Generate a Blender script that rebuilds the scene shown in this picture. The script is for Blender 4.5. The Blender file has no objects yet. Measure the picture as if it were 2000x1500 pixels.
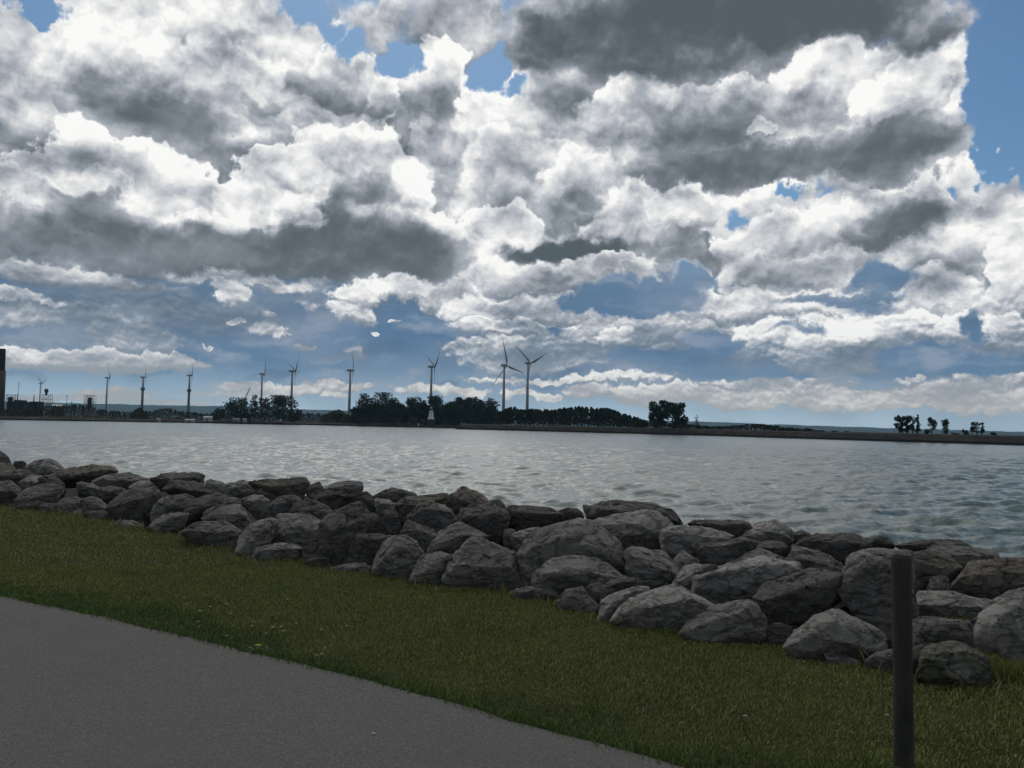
import bpy, bmesh, math, random
import numpy as np
from mathutils import Vector, Matrix, noise as mnoise

scene = bpy.context.scene
R = math.radians

# ------------------------------------------------------------------ camera
EYE = 1.6                    # eye height over the lawn (lawn = z 0)
F = 1616.0                   # focal length in photo pixels (photo is 2000 wide)
PITCH, ROLL = R(2.76), R(1.2)
cam_data = bpy.data.cameras.new("camera")
cam_data.sensor_width = 36.0
cam_data.lens = F / 2000.0 * 36.0
cam_data.clip_start = 0.1
cam_data.clip_end = 60000.0
cam = bpy.data.objects.new("camera", cam_data)
scene.collection.objects.link(cam)
CAMROT = Matrix.Rotation(R(90) + PITCH, 3, 'X') @ Matrix.Rotation(ROLL, 3, 'Z')
cam.matrix_world = Matrix.Translation((0, 0, EYE)) @ CAMROT.to_4x4()
scene.camera = cam

scene.view_settings.view_transform = 'Standard'
scene.view_settings.look = 'None'
scene.view_settings.exposure = 0.0
scene.view_settings.gamma = 1.0
scene.cycles.use_adaptive_sampling = True
scene.cycles.adaptive_threshold = 0.012
scene.cycles.adaptive_min_samples = 24
scene.cycles.use_denoising = True
scene.cycles.max_bounces = 5
scene.cycles.diffuse_bounces = 2
scene.cycles.glossy_bounces = 3
scene.cycles.transmission_bounces = 1
scene.cycles.volume_bounces = 0
scene.cycles.caustics_reflective = False
scene.cycles.caustics_refractive = False


def ray(x, y):
    """World direction through a point of the view, given on a 2000 x 1500 grid."""
    return CAMROT @ Vector(((x - 1000.0) / F, -(y - 750.0) / F, -1.0))


def at(x, y, depth):
    d = ray(x, y)
    return Vector((0, 0, EYE)) + d * (depth / d.y)


def on_plane(x, y, z):
    d = ray(x, y)
    return Vector((0, 0, EYE)) + d * ((z - EYE) / d.z)


def azel(x, y):
    d = ray(x, y).normalized()
    return math.degrees(math.atan2(d.x, d.y)), math.degrees(math.asin(d.z))


# ------------------------------------------------------------- node helper
class NT:
    """Small writer of node trees: every call adds a node and returns its output."""

    def __init__(self, tree):
        self.t = tree

    def new(self, kind, **props):
        n = self.t.nodes.new(kind)
        for k, v in props.items():
            setattr(n, k, v)
        return n

    def put(self, sock, v):
        if v is None:
            return
        if isinstance(v, bpy.types.NodeSocket):
            self.t.links.new(v, sock)
        elif isinstance(v, (tuple, list)) and sock.type == 'RGBA' and len(v) == 3:
            sock.default_value = (*v, 1)
        else:
            sock.default_value = v

    def m(self, op, a, b=None, c=None, clamp=False):
        n = self.new('ShaderNodeMath', operation=op, use_clamp=clamp)
        for i, v in enumerate((a, b, c)):
            self.put(n.inputs[i], v)
        return n.outputs[0]

    def v(self, op, a, b=None, c=None):
        n = self.new('ShaderNodeVectorMath', operation=op)
        for i, v in enumerate((a, b, c)):
            self.put(n.inputs[i], v)
        return n.outputs['Value'] if op in ('LENGTH', 'DOT_PRODUCT', 'DISTANCE') else n.outputs['Vector']

    def add(self, *a):
        r = a[0]
        for b in a[1:]:
            r = self.m('ADD', r, b)
        return r

    def sub(self, a, b): return self.m('SUBTRACT', a, b)
    def mul(self, a, b): return self.m('MULTIPLY', a, b)

    def step(self, x, lo, hi, a=0.0, b=1.0, kind='SMOOTHSTEP'):
        n = self.new('ShaderNodeMapRange', interpolation_type=kind)
        for i, v in zip((0, 1, 2, 3, 4), (x, lo, hi, a, b)):
            self.put(n.inputs[i], v)
        return n.outputs[0]

    def noise(self, p, scale, detail=6.0, rough=0.55, dims='3D', out=0, dist=0.0, kind='FBM'):
        n = self.new('ShaderNodeTexNoise', noise_dimensions=dims, noise_type=kind)
        self.put(n.inputs['Vector'], p)
        self.put(n.inputs['Scale'], scale)
        self.put(n.inputs['Detail'], detail)
        self.put(n.inputs['Roughness'], rough)
        self.put(n.inputs['Distortion'], dist)
        return n.outputs[out]

    def voro(self, p, scale, detail=3.0, rough=0.5, dims='2D', feature='F1', smooth=None, out='Distance'):
        n = self.new('ShaderNodeTexVoronoi', voronoi_dimensions=dims, feature=feature)
        n.normalize = True
        self.put(n.inputs['Vector'], p)
        self.put(n.inputs['Scale'], scale)
        self.put(n.inputs['Detail'], detail)
        self.put(n.inputs['Roughness'], rough)
        if smooth is not None:
            self.put(n.inputs['Smoothness'], smooth)
        return n.outputs[out]

    def mix(self, f, a, b, kind='MIX'):
        n = self.new('ShaderNodeMix', data_type='RGBA', blend_type=kind)
        self.put(n.inputs[0], f)
        self.put(n.inputs[6], a)
        self.put(n.inputs[7], b)
        return n.outputs[2]

    def ramp(self, x, stops, interp='LINEAR'):
        n = self.new('ShaderNodeValToRGB')
        n.color_ramp.interpolation = interp
        els = n.color_ramp.elements
        while len(els) < len(stops):
            els.new(0.5)
        for e, (p, c) in zip(els, stops):
            e.position = p
            e.color = (*c, 1) if len(c) == 3 else c
        self.put(n.inputs[0], x)
        return n.outputs[0]

    def xyz(self, p):
        n = self.new('ShaderNodeSeparateXYZ')
        self.put(n.inputs[0], p)
        return n.outputs

    def comb(self, x, y, z=0.0):
        n = self.new('ShaderNodeCombineXYZ')
        for i, v in enumerate((x, y, z)):
            self.put(n.inputs[i], v)
        return n.outputs[0]

    def blobs(self, p, items, reuse=False):
        """Union of soft ellipses in (azimuth, elevation): amp at each centre, falling below 0 outside."""
        if reuse:                                      # the same ellipses looked up at another place
            n = self.new('ShaderNodeGroup')
            n.node_tree = self.last
            self.put(n.inputs[0], p)
            return n.outputs[0]
        g = self.last = bpy.data.node_groups.new("soft_ellipses", 'ShaderNodeTree')
        g.interface.new_socket("p", in_out='INPUT', socket_type='NodeSocketVector')
        g.interface.new_socket("f", in_out='OUTPUT', socket_type='NodeSocketFloat')
        N = NT(g)
        gp = N.new('NodeGroupInput').outputs[0]
        r = None
        for (x, y, rx, ry, amp) in items:
            a, e = azel(x, y)
            ix, iy = 28.18 / rx, 28.18 / ry
            q = N.v('MULTIPLY_ADD', gp, (ix, iy, 0.0), (-a * ix, -e * iy, 0.0))
            d = N.v('DOT_PRODUCT', q, q)
            f = N.m('MULTIPLY_ADD', d, -amp, amp)
            r = f if r is None else N.m('MAXIMUM', r, f)
        N.put(N.new('NodeGroupOutput').inputs[0], N.m('MAXIMUM', r, -0.6))
        n = self.new('ShaderNodeGroup')
        n.node_tree = g
        self.put(n.inputs[0], p)
        return n.outputs[0]

# --------------------------------------------------------------- sky, sun
SUN_EL, SUN_AZ = R(46), R(-9)      # the sun stands ahead of the camera behind cloud
world = bpy.data.worlds.new("World")
scene.world = world
world.use_nodes = True
world.cycles.sampling_method = 'MANUAL'
world.cycles.sample_map_resolution = 512
wt = world.node_tree
wt.nodes.clear()
W = NT(wt)
gen = W.new('ShaderNodeTexCoord').outputs['Generated']
dx, dy, dz = W.xyz(W.v('NORMALIZE', gen))
az = W.mul(W.m('ARCTAN2', dx, dy), 57.29578)
el = W.mul(W.m('ARCSINE', dz), 57.29578)
P0 = W.comb(az, el)

sky = W.new('ShaderNodeTexSky', sky_type='NISHITA')
sky.sun_disc = False
sky.sun_elevation = SUN_EL
sky.sun_rotation = SUN_AZ
sky.air_density = 1.0
sky.dust_density = 0.6
clear = W.mix(1.0, sky.outputs[0], (0.043, 0.060, 0.071), 'MULTIPLY')

# distance makes clouds smaller towards the horizon: two detail scales, blended by elevation
low = W.step(el, 5.0, 13.0, 1.0, 0.0)
wn = W.v('SUBTRACT', W.noise(P0, 0.26, 6, 0.52, '2D', out=1), (0.5, 0.5, 0.5))
amp = W.step(el, 2.0, 16.0, 2.0, 4.4)
WV = W.v('MULTIPLY', wn, W.comb(amp, W.mul(amp, 0.8)))
wf = W.v('SUBTRACT', W.noise(P0, 1.25, 5, 0.58, '2D', out=1), (0.5, 0.5, 0.5))
WV = W.v('MULTIPLY_ADD', wf, W.comb(W.step(el, 3.0, 14.0, 1.3, 1.1), W.step(el, 3.0, 14.0, .8, 1.0)), WV)
P = W.v('ADD', P0, WV)
Pp = W.v('MULTIPLY_ADD', WV, (0.45, 0.45, 0.0), P0)


def puff(p):
    """Height of heaped cloud: rounded cells over several octaves."""
    big = W.sub(1.0, W.voro(p, 0.34, 4.0, 0.55, feature='F1'))
    sml = W.sub(1.0, W.voro(W.v('MULTIPLY', p, (0.85, 1.35, 1.0)), 1.15, 3.5, 0.58, feature='F1'))
    n = W.new('ShaderNodeMix', data_type='FLOAT')
    W.put(n.inputs[0], low); W.put(n.inputs[2], big); W.put(n.inputs[3], sml)
    return n.outputs[0]


h0 = puff(Pp)
dsun = W.comb(W.step(el, 4.0, 14.0, -0.06, -0.15), W.step(el, 4.0, 14.0, 0.22, 0.50))
h1 = puff(W.v('ADD', Pp, dsun))
emb = W.sub(h0, h1)
fine = W.noise(P0, 0.75, 9, 0.6, '2D')
soft = W.noise(W.v('MULTIPLY', P0, (0.75, 1.25, 1)), 0.16, 5, 0.5, '2D')
softp = W.v('MULTIPLY', P0, (0.75, 1.25, 1))
swell = W.sub(W.noise(softp, 0.20, 4, 0.5, '2D'), W.noise(W.v('ADD', softp, (-0.35, 1.5, 0)), 0.20, 4, 0.5, '2D'))
crinkle = W.add(W.mul(W.sub(h0, 0.60), 0.75), W.mul(W.sub(fine, 0.5), 0.40), W.mul(W.sub(soft, .5), .45))

# The clouds, far ones first: a heap is (bodies, light, core, dark bodies, base, base depth, edge, crinkle)
# bodies / dark bodies: soft ellipses; light: brightness of its rim; core: how much its thickness dims it;
# base: where its flat underside lies and over what height it darkens; edge: softness of its outline
HEAPS = [
    # pale sheet behind everything
    ([(480, 330, 560, 330, 1.3), (1000, 400, 520, 340, 1.3), (1600, 430, 560, 190, 1.3), (1950, 450, 260, 190, 1.2), (200, 60, 330, 120, 1.0)], .70, .20, [(440, 330, 110, 60, .6), (740, 250, 60, 60, .6), (500, 500, 500, 60, .5), (100, 300, 80, 120, .3), (1240, 380, 40, 30, .3)], 545, 60, .35, .6),
    ([(1760, 610, 330, 130, .9), (1150, 660, 260, 80, .9), (1480, 690, 160, 40, .6), (300, 610, 330, 70, .7), (620, 590, 120, 40, .5), (120, 690, 200, 40, .6)], .50, .10, [(1800, 700, 200, 30, .3)], 755, 40, .8, .8),
    ([(720, 55, 75, 55, .9), (770, 30, 50, 40, .8)], .88, .20, [], 110, 30, .6, .9),
    ([(890, 50, 130, 90, 1.0), (860, 110, 60, 60, .9), (1010, 130, 60, 60, .5)], .74, .22, [(930, 60, 90, 60, .5)], 200, 40, .6, .8),
    # heap at the left edge
    ([(10, 110, 110, 105, 1.0), (30, 240, 90, 150, 1.1), (0, 360, 80, 100, 1.0)], 1.0, .30, [(20, 290, 90, 110, .85), (50, 80, 40, 30, .25)], 420, 90, .14, 1.0),
    # great heap at the top
    ([(330, 90, 230, 190, 1.2), (560, 120, 150, 120, 1.0), (690, 180, 105, 85, 1.0), (210, 150, 100, 110, 1.0), (480, 40, 120, 80, 1.0), (620, 220, 160, 50, .8)], 1.02, .22,
     [(330, 235, 170, 55, 1.35), (240, 190, 110, 70, 1.0), (180, 150, 60, 50, .6), (340, 50, 80, 90, .45), (500, 235, 140, 32, .7), (640, 185, 60, 45, .55), (500, 70, 50, 30, .4), (430, 190, 80, 30, .5)], 272, 55, .16, 1.0),
    ([(400, 150, 130, 60, 1.0), (330, 120, 60, 50, .8), (500, 165, 90, 50, .9)], 1.02, .30, [(420, 205, 110, 30, .8)], 215, 30, .35, 1.1),
    ([(665, 150, 80, 70, 1.0), (740, 195, 60, 50, .9)], 1.02, .34, [(650, 190, 50, 40, .7)], 240, 30, .22, 1.0),
    # grey column in the middle
    ([(850, 165, 62, 85, 1.0), (865, 300, 62, 170, 1.1), (890, 240, 55, 90, .9), (870, 430, 60, 130, 1.0)], .98, .35, [(870, 205, 60, 70, .95), (855, 330, 50, 110, .85), (860, 440, 60, 110, 1.0)], 545, 60, .16, 1.0),
    # white heaps in the middle, one before the other
    ([(1020, 250, 130, 95, 1.0), (1120, 280, 110, 90, 1.0), (1200, 330, 120, 90, .9), (960, 220, 60, 60, .8)], 1.05, .26, [(1060, 330, 90, 26, .6), (1010, 300, 40, 30, .35)], 420, 60, .2, 1.0),
    ([(990, 370, 110, 120, 1.0), (1060, 330, 70, 60, .8)], .98, .30, [(1040, 350, 50, 30, .5), (970, 400, 50, 40, .35)], 480, 60, .25, 1.0),
    ([(1130, 370, 90, 72, 1.0), (1200, 350, 80, 50, .8)], 1.03, .30, [(1128, 392, 44, 44, .9), (1200, 400, 50, 24, .4)], 440, 40, .2, 1.0),
    ([(1270, 425, 130, 72, 1.0), (1380, 440, 90, 70, 1.0), (1210, 460, 90, 50, .9)], 1.03, .28, [(1340, 468, 70, 40, 1.0), (1410, 482, 60, 36, 1.1), (1290, 425, 40, 34, .5)], 525, 40, .2, 1.0),
    ([(985, 445, 70, 52, 1.0), (960, 490, 90, 50, .9), (1010, 480, 50, 40, .8)], 1.04, .28, [(1000, 505, 60, 20, .5)], 540, 40, .2, 1.1),
    ([(1090, 485, 130, 34, .9), (1180, 480, 80, 30, .8)], .70, .25, [(1080, 490, 120, 26, 1.3), (1180, 485, 80, 22, .9)], 512, 20, .4, .8),
    ([(1000, 550, 130, 50, .9), (1110, 545, 110, 44, .9), (930, 575, 70, 34, .8), (1200, 515, 90, 26, .8)], .98, .30, [(1080, 545, 80, 26, .5), (960, 550, 60, 16, .4)], 600, 40, .28, 1.2),
    # white heaps to the right, one before the other
    ([(1480, 430, 110, 60, 1.0), (1590, 420, 90, 60, 1.0), (1660, 395, 60, 40, .9), (1350, 410, 80, 40, .8), (1940, 400, 100, 90, 1.0), (1990, 360, 60, 60, .8)], 1.04, .24, [(1960, 415, 70, 34, .6), (1520, 470, 90, 20, .35)], 520, 60, .2, 1.0),
    ([(1540, 470, 120, 60, 1.0), (1640, 460, 80, 50, .9), (1450, 490, 60, 40, .8)], 1.05, .26, [(1560, 520, 100, 20, .5)], 540, 40, .22, 1.0),
    ([(1560, 535, 160, 44, .9), (1680, 530, 90, 40, .8), (1830, 500, 130, 60, .9), (1930, 490, 100, 44, .9), (1780, 540, 90, 44, .8)], .97, .30, [(1800, 525, 90, 40, .8), (1500, 555, 120, 22, .6), (1610, 550, 90, 16, .5), (1900, 490, 90, 24, .5)], 600, 50, .3, 1.2),
    ([(1985, 540, 55, 90, 1.0), (1950, 600, 40, 44, .8)], 1.03, .34, [(1990, 575, 40, 44, .8)], 640, 40, .18, 1.0),
    # grey veil and the great dark cloud on the right
    ([(1330, 160, 300, 90, 1.1), (1560, 130, 260, 70, 1.0), (1130, 150, 110, 90, .8)], .78, .24, [(1250, 150, 200, 60, .6), (1100, 120, 90, 60, .4)], 250, 60, .5, .7),
    ([(1450, 265, 280, 100, 1.3), (1700, 255, 215, 108, 1.2), (1760, 160, 125, 85, 1.1), (1640, 150, 120, 60, .9), (1880, 250, 44, 40, .8), (1240, 230, 110, 80, .9), (1850, 140, 50, 40, .9)], 1.0, .24,
     [(1400, 250, 190, 85, 1.0), (1500, 325, 300, 56, 1.6), (1340, 300, 160, 50, .9), (1700, 295, 210, 70, 1.3), (1600, 215, 130, 70, .9), (1830, 280, 60, 50, .7), (1270, 200, 100, 60, .7), (1700, 190, 50, 30, .45), (1480, 180, 120, 40, .5)], 362, 40, .16, .9),
    ([(1790, 160, 70, 70, 1.0), (1845, 140, 40, 36, .9), (1740, 200, 70, 50, .8)], 1.05, .28, [(1740, 230, 60, 30, .6)], 260, 40, .3, 1.1),
    ([(1485, 245, 26, 24, 1.0)], .92, .30, [], 275, 20, .6, .8),
    # dark cloud along the top
    ([(1330, 20, 350, 125, 1.3), (1620, -10, 260, 90, 1.1), (1060, 60, 95, 90, .9), (1800, 30, 90, 60, .8)], .70, .30, [(1300, 50, 280, 85, 1.1), (1580, 20, 250, 60, 1.4), (1060, 70, 80, 60, .9), (1200, 110, 120, 34, .6)], 150, 50, .45, .7),
    # grey cushion under it
    ([(1740, 430, 105, 62, 1.0), (1790, 395, 70, 50, .9)], .98, .34, [(1760, 440, 90, 50, 1.25)], 492, 40, .24, 1.0),
    # the long heap on the left, its hump, and the lit ridge before them
    ([(150, 330, 80, 90, 1.0), (60, 430, 120, 110, 1.0), (285, 375, 115, 90, 1.0), (385, 400, 60, 60, .9), (210, 475, 330, 72, 1.3), (100, 370, 60, 60, .9)], 1.02, .22,
     [(90, 470, 170, 66, 1.3), (180, 430, 130, 60, 1.1), (330, 495, 290, 60, 1.7), (230, 460, 190, 60, 1.0), (130, 350, 50, 26, .4), (270, 350, 40, 30, .3)], 540, 36, .15, 1.0),
    ([(160, 360, 70, 34, 1.0), (230, 365, 40, 24, .7)], 1.02, .34, [], 392, 24, .35, 1.0),
    ([(640, 335, 100, 78, 1.0), (700, 330, 90, 78, 1.0), (745, 400, 95, 110, 1.1), (540, 335, 60, 55, .8), (580, 420, 160, 90, 1.1), (630, 485, 320, 68, 1.4), (840, 480, 75, 75, .9)], 1.02, .22,
     [(725, 385, 95, 70, 1.1), (690, 450, 160, 56, 1.3), (600, 497, 360, 62, 1.8), (400, 500, 160, 50, 1.6), (800, 490, 105, 66, 1.3), (470, 490, 160, 56, 1.2), (560, 360, 50, 26, .45), (640, 350, 50, 30, .3)], 548, 34, .15, 1.0),
    ([(440, 435, 66, 26, .9), (510, 405, 66, 36, .9), (600, 425, 34, 30, .8), (632, 385, 28, 30, .7), (570, 400, 60, 30, .7)], .96, .16, [(520, 470, 160, 40, .9)], 460, 34, .45, 1.2),
    ([(700, 406, 48, 26, .7)], .80, .16, [], 440, 30, .9, 1.0),
    # small clouds low over the water: left
    ([(120, 540, 210, 24, .9), (280, 562, 110, 14, .6), (560, 556, 110, 20, .6), (420, 545, 120, 14, .5), (60, 530, 80, 14, .7), (220, 540, 60, 12, .7)], .86, .22, [], 570, 30, .5, 1.1),
    ([(235, 645, 74, 30, .8), (270, 668, 90, 34, .8), (300, 690, 50, 18, .7), (150, 620, 130, 26, .6), (40, 605, 120, 24, .5)], .55, .14, [], 700, 60, .35, .9),
    ([(150, 705, 150, 24, .9), (290, 708, 110, 18, .7), (60, 702, 90, 22, .8)], .60, .16, [], 724, 26, .20, 1.0),
    ([(455, 572, 38, 22, 1.0), (442, 622, 15, 9, .9), (40, 578, 48, 16, 1.0), (108, 593, 24, 9, .7), (45, 693, 44, 17, 1.1), (398, 677, 14, 7, .7), (728, 651, 13, 6, .8), (770, 626, 20, 7, .6)], .97, .22, [], 720, 60, .40, 1.3),
    ([(505, 640, 34, 16, .7), (530, 655, 28, 12, .7), (515, 622, 20, 10, .5), (590, 676, 34, 9, .5), (650, 700, 40, 8, .3), (610, 600, 40, 10, .3), (545, 560, 26, 20, .6), (690, 690, 24, 14, .4)], .66, .15, [], 700, 80, .40, 1.3),
    # small clouds low over the water: middle
    ([(705, 575, 54, 26, 1.0), (690, 612, 46, 24, 1.0), (780, 565, 70, 26, .8), (870, 580, 70, 34, .9)], .96, .28, [], 650, 60, .35, 1.3),
    ([(960, 610, 110, 40, 1.0), (1100, 610, 120, 38, .9), (1010, 690, 150, 44, .8), (1190, 640, 130, 40, .9), (1320, 650, 60, 44, .9), (1090, 680, 150, 44, .8)], .96, .30, [(1000, 700, 150, 40, 1.0), (1150, 700, 150, 44, 1.0), (1050, 660, 90, 20, .4)], 730, 60, .26, 1.3),
    ([(930, 635, 60, 18, .9), (1010, 640, 60, 18, .9), (1090, 645, 60, 20, .8), (1230, 660, 70, 24, .8), (1300, 690, 40, 18, .7)], 1.0, .30, [], 690, 40, .25, 1.3),
    # right
    ([(1240, 538, 52, 26, 1.0), (1345, 560, 50, 44, .7), (1450, 595, 170, 34, .9), (1640, 590, 140, 32, .8), (1290, 645, 60, 40, .9), (1440, 682, 26, 5, .6), (1400, 640, 90, 20, .6)], .93, .30, [(1480, 612, 150, 22, .7), (1640, 610, 120, 18, .5)], 650, 50, .35, 1.3),
    ([(1610, 690, 100, 46, .9), (1700, 650, 70, 60, .9), (1600, 660, 60, 44, .8), (1700, 548, 22, 13, .9), (1800, 580, 100, 50, .8), (1500, 650, 60, 26, .6)], .92, .30, [(1690, 690, 70, 44, .9), (1590, 720, 70, 20, .7), (1810, 600, 90, 30, .7)], 740, 50, .28, 1.3),
    ([(1745, 640, 64, 30, 1.0), (1790, 620, 30, 20, .8), (1870, 645, 56, 32, 1.1), (1885, 625, 26, 22, .8), (1985, 650, 44, 50, 1.0), (1935, 655, 26, 40, .8), (1640, 655, 44, 26, .8)], 1.0, .30, [], 690, 30, .24, 1.2),
    ([(1850, 690, 150, 26, .6), (1700, 710, 130, 20, .6)], .50, .14, [], 735, 26, .5, 1.0),
    # cream bank along the horizon
    ([(175, 775, 54, 13, .9), (235, 772, 70, 17, .8), (60, 778, 90, 10, .6), (345, 785, 90, 9, .5), (460, 770, 120, 10, .4)], .80, .2, [], 797, 20, .45, 1.0),
    ([(560, 757, 150, 13, .8), (660, 754, 80, 13, .8), (655, 776, 34, 9, .9), (905, 768, 60, 11, .9), (830, 760, 90, 10, .6), (1015, 768, 40, 9, .9), (1067, 773, 40, 9, .9), (1060, 742, 30, 9, .8), (1095, 740, 34, 9, .8), (980, 745, 90, 8, .5)], .86, .2, [], 792, 24, .45, 1.1),
    ([(1150, 762, 50, 18, .8), (1250, 770, 80, 20, .9), (1350, 767, 80, 22, 1.0), (1440, 776, 110, 24, 1.0), (1570, 770, 110, 24, .9), (1700, 780, 130, 24, 1.0), (1890, 774, 140, 28, 1.0), (1780, 748, 36, 6, .6), (1950, 744, 66, 13, .8), (1500, 747, 170, 11, .6), (1200, 740, 140, 10, .6), (1800, 795, 160, 12, .6)], .88, .22, [(1640, 752, 200, 10, .5), (1500, 790, 120, 8, .3)], 812, 30, .40, 1.1),
]
GAPS = [(70, 10, 56, 32, 1.2), (590, 15, 50, 40, 1.0), (640, 60, 50, 30, .7), (690, 85, 36, 22, .7), (775, 112, 46, 44, 1.0),
        (945, 140, 38, 40, 1.0), (975, 120, 30, 40, .8), (1000, 170, 40, 16, .6), (2004, 110, 96, 175, 2.0), (2004, 255, 68, 104, 2.2), (1925, 50, 44, 50, .8),
        (1440, 412, 20, 22, .5), (1540, 383, 32, 13, .6), (1610, 376, 28, 9, .5), (1885, 370, 14, 16, .35), (1250, 578, 150, 42, 1.0), (1170, 590, 100, 20, .7), (1340, 545, 80, 26, .6), (1705, 545, 60, 28, .8), (1640, 580, 120, 14, .7),
        (1400, 665, 60, 26, .8), (1270, 700, 110, 20, .6), (1560, 645, 60, 14, .5), (1800, 700, 90, 30, .8), (1900, 715, 130, 20, .8), (1690, 590, 50, 20, .5), (1910, 640, 20, 50, .6), (1080, 640, 20, 16, .4), (840, 640, 60, 40, .5)]

upv = W.comb(0.0, W.step(el, 3.0, 12.0, .30, .85))
Pup = W.v('ADD', P, upv)
# away from the view (overhead, to the sides and behind): broken grey cloud, dimmed behind the eye to darken surfaces that face it
high = W.m('MAXIMUM', W.step(el, 30.0, 33.0), W.step(W.m('ABSOLUTE', az), 36.0, 40.0))
hb = W.mul(W.step(W.noise(P0, 0.045, 6, 0.5, '2D'), 0.33, 0.64, 0.70, 0.16), W.step(dy, -0.4, 0.35, 0.58, 1.0))
# relief of the heaps, strongest where they are bright
relief = W.add(W.mul(emb, 0.80), W.mul(W.sub(h0, 0.60), 0.25), W.mul(W.sub(fine, .5), 0.10), W.mul(W.sub(soft, .5), 0.65), W.mul(swell, 1.35), 0.0)
# the air behind the heaps: clear blue on high, slate rain haze lower down, pale at the horizon
haze = W.ramp(W.step(el, -2.0, 18.0, kind='LINEAR'),
              [(0.0, (.46, .60, .68)), (.13, (.52, .66, .74)), (.20, (.30, .42, .54)), (.28, (.130, .225, .350)), (.40, (.098, .185, .315)), (.55, (.112, .195, .31)), (1.0, (.14, .27, .46))])
haze = W.mix(W.mul(W.step(soft, 0.40, 0.66), 0.40), haze, (.25, .325, .43))
layer = W.noise(W.v('MULTIPLY_ADD', WV, (.5, .5, 0), W.v('MULTIPLY', P0, (0.42, 1.25, 1))), 0.42, 7, 0.56, '2D')
inlow = W.mul(W.step(el, 1.2, 3.2), W.step(el, 9.0, 14.0, 1.0, 0.0))
haze = W.mix(W.mul(inlow, W.step(layer, 0.50, 0.70, 0.0, 0.62)), haze, (.33, .385, .47))
haze = W.mix(W.mul(inlow, W.step(layer, 0.28, 0.46, 0.60, 0.0)), haze, (.085, .150, .245))
back = W.mix(W.step(el, 9.5, 15.0), haze, clear)


def lerp(N, f, a, b):
    n = N.new('ShaderNodeMix', data_type='FLOAT')
    N.put(n.inputs[0], f); N.put(n.inputs[2], a); N.put(n.inputs[3], b)
    return n.outputs[0]


def group(name, ins, outs):
    """A node group: its tree, a writer for it, its inputs by name and its output node."""
    g = bpy.data.node_groups.new(name, 'ShaderNodeTree')
    kinds = {'f': 'NodeSocketFloat', 'v': 'NodeSocketVector', 'c': 'NodeSocketColor', 's': 'NodeSocketShader'}
    for k, t_ in ins: g.interface.new_socket(k, in_out='INPUT', socket_type=kinds[t_])
    for k, t_ in outs: g.interface.new_socket(k, in_out='OUTPUT', socket_type=kinds[t_])
    N = NT(g)
    return g, N, N.new('NodeGroupInput').outputs, N.new('NodeGroupOutput').inputs


def use(g, args):
    n = W.new('ShaderNodeGroup')
    n.node_tree = g
    for k, v in args.items(): W.put(n.inputs[k], v)
    return n.outputs


# from brightness and cover to the light of the sky
fg, N, I, O = group("sky_light", (("B", 'f'), ("A", 'f'), ("relief", 'f'), ("el", 'f'), ("back", 'c')), (("light", 's'),))
Bq = N.add(I["B"], N.mul(I["relief"], N.step(I["B"], 0.05, 0.75, 0.42, 1.0)))
cl = N.ramp(Bq, [(0.0, (.088, .110, .128)), (.16, (.128, .150, .168)), (.36, (.23, .26, .295)), (.58, (.43, .455, .50)), (.78, (.69, .70, .715)), (.95, (.90, .90, .885)), (1.0, (.98, .975, .955))])
# far clouds are seen through air: less contrast, bluer shades and creamier lights
farf = N.step(I["el"], 2.0, 11.0, 1.0, 0.0)
cl = N.mix(N.mul(farf, N.step(Bq, 0.2, 0.8, 0.62, 0.10)), cl, (.19, .275, .39))
cl = N.mix(N.mul(N.step(I["el"], 0.5, 5.0, 1.0, 0.0), 0.5), cl, (.74, .67, .56))
cl = N.mix(I["A"], I["back"], cl)
cl = N.mix(N.step(I["el"], -3.0, -0.4, 1.0, 0.0), cl, (.05, .055, .05))
n = N.new('ShaderNodeBackground')
N.put(n.inputs[0], cl)
N.put(O[0], n.outputs[0])


def finish(B, A):
    return use(fg, {"B": B, "A": A, "relief": relief, "el": el, "back": back})[0]


def reaches(item, a0, a1, e0, e1):
    x, y, rx, ry, _ = item
    a, e = azel(x, y)
    return a + rx * .0355 * 1.25 + 3 > a0 and a - rx * .0355 * 1.25 - 3 < a1 and e + ry * .0355 * 1.25 + 2.6 > e0 and e - ry * .0355 * 1.25 - 2.6 < e1


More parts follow.
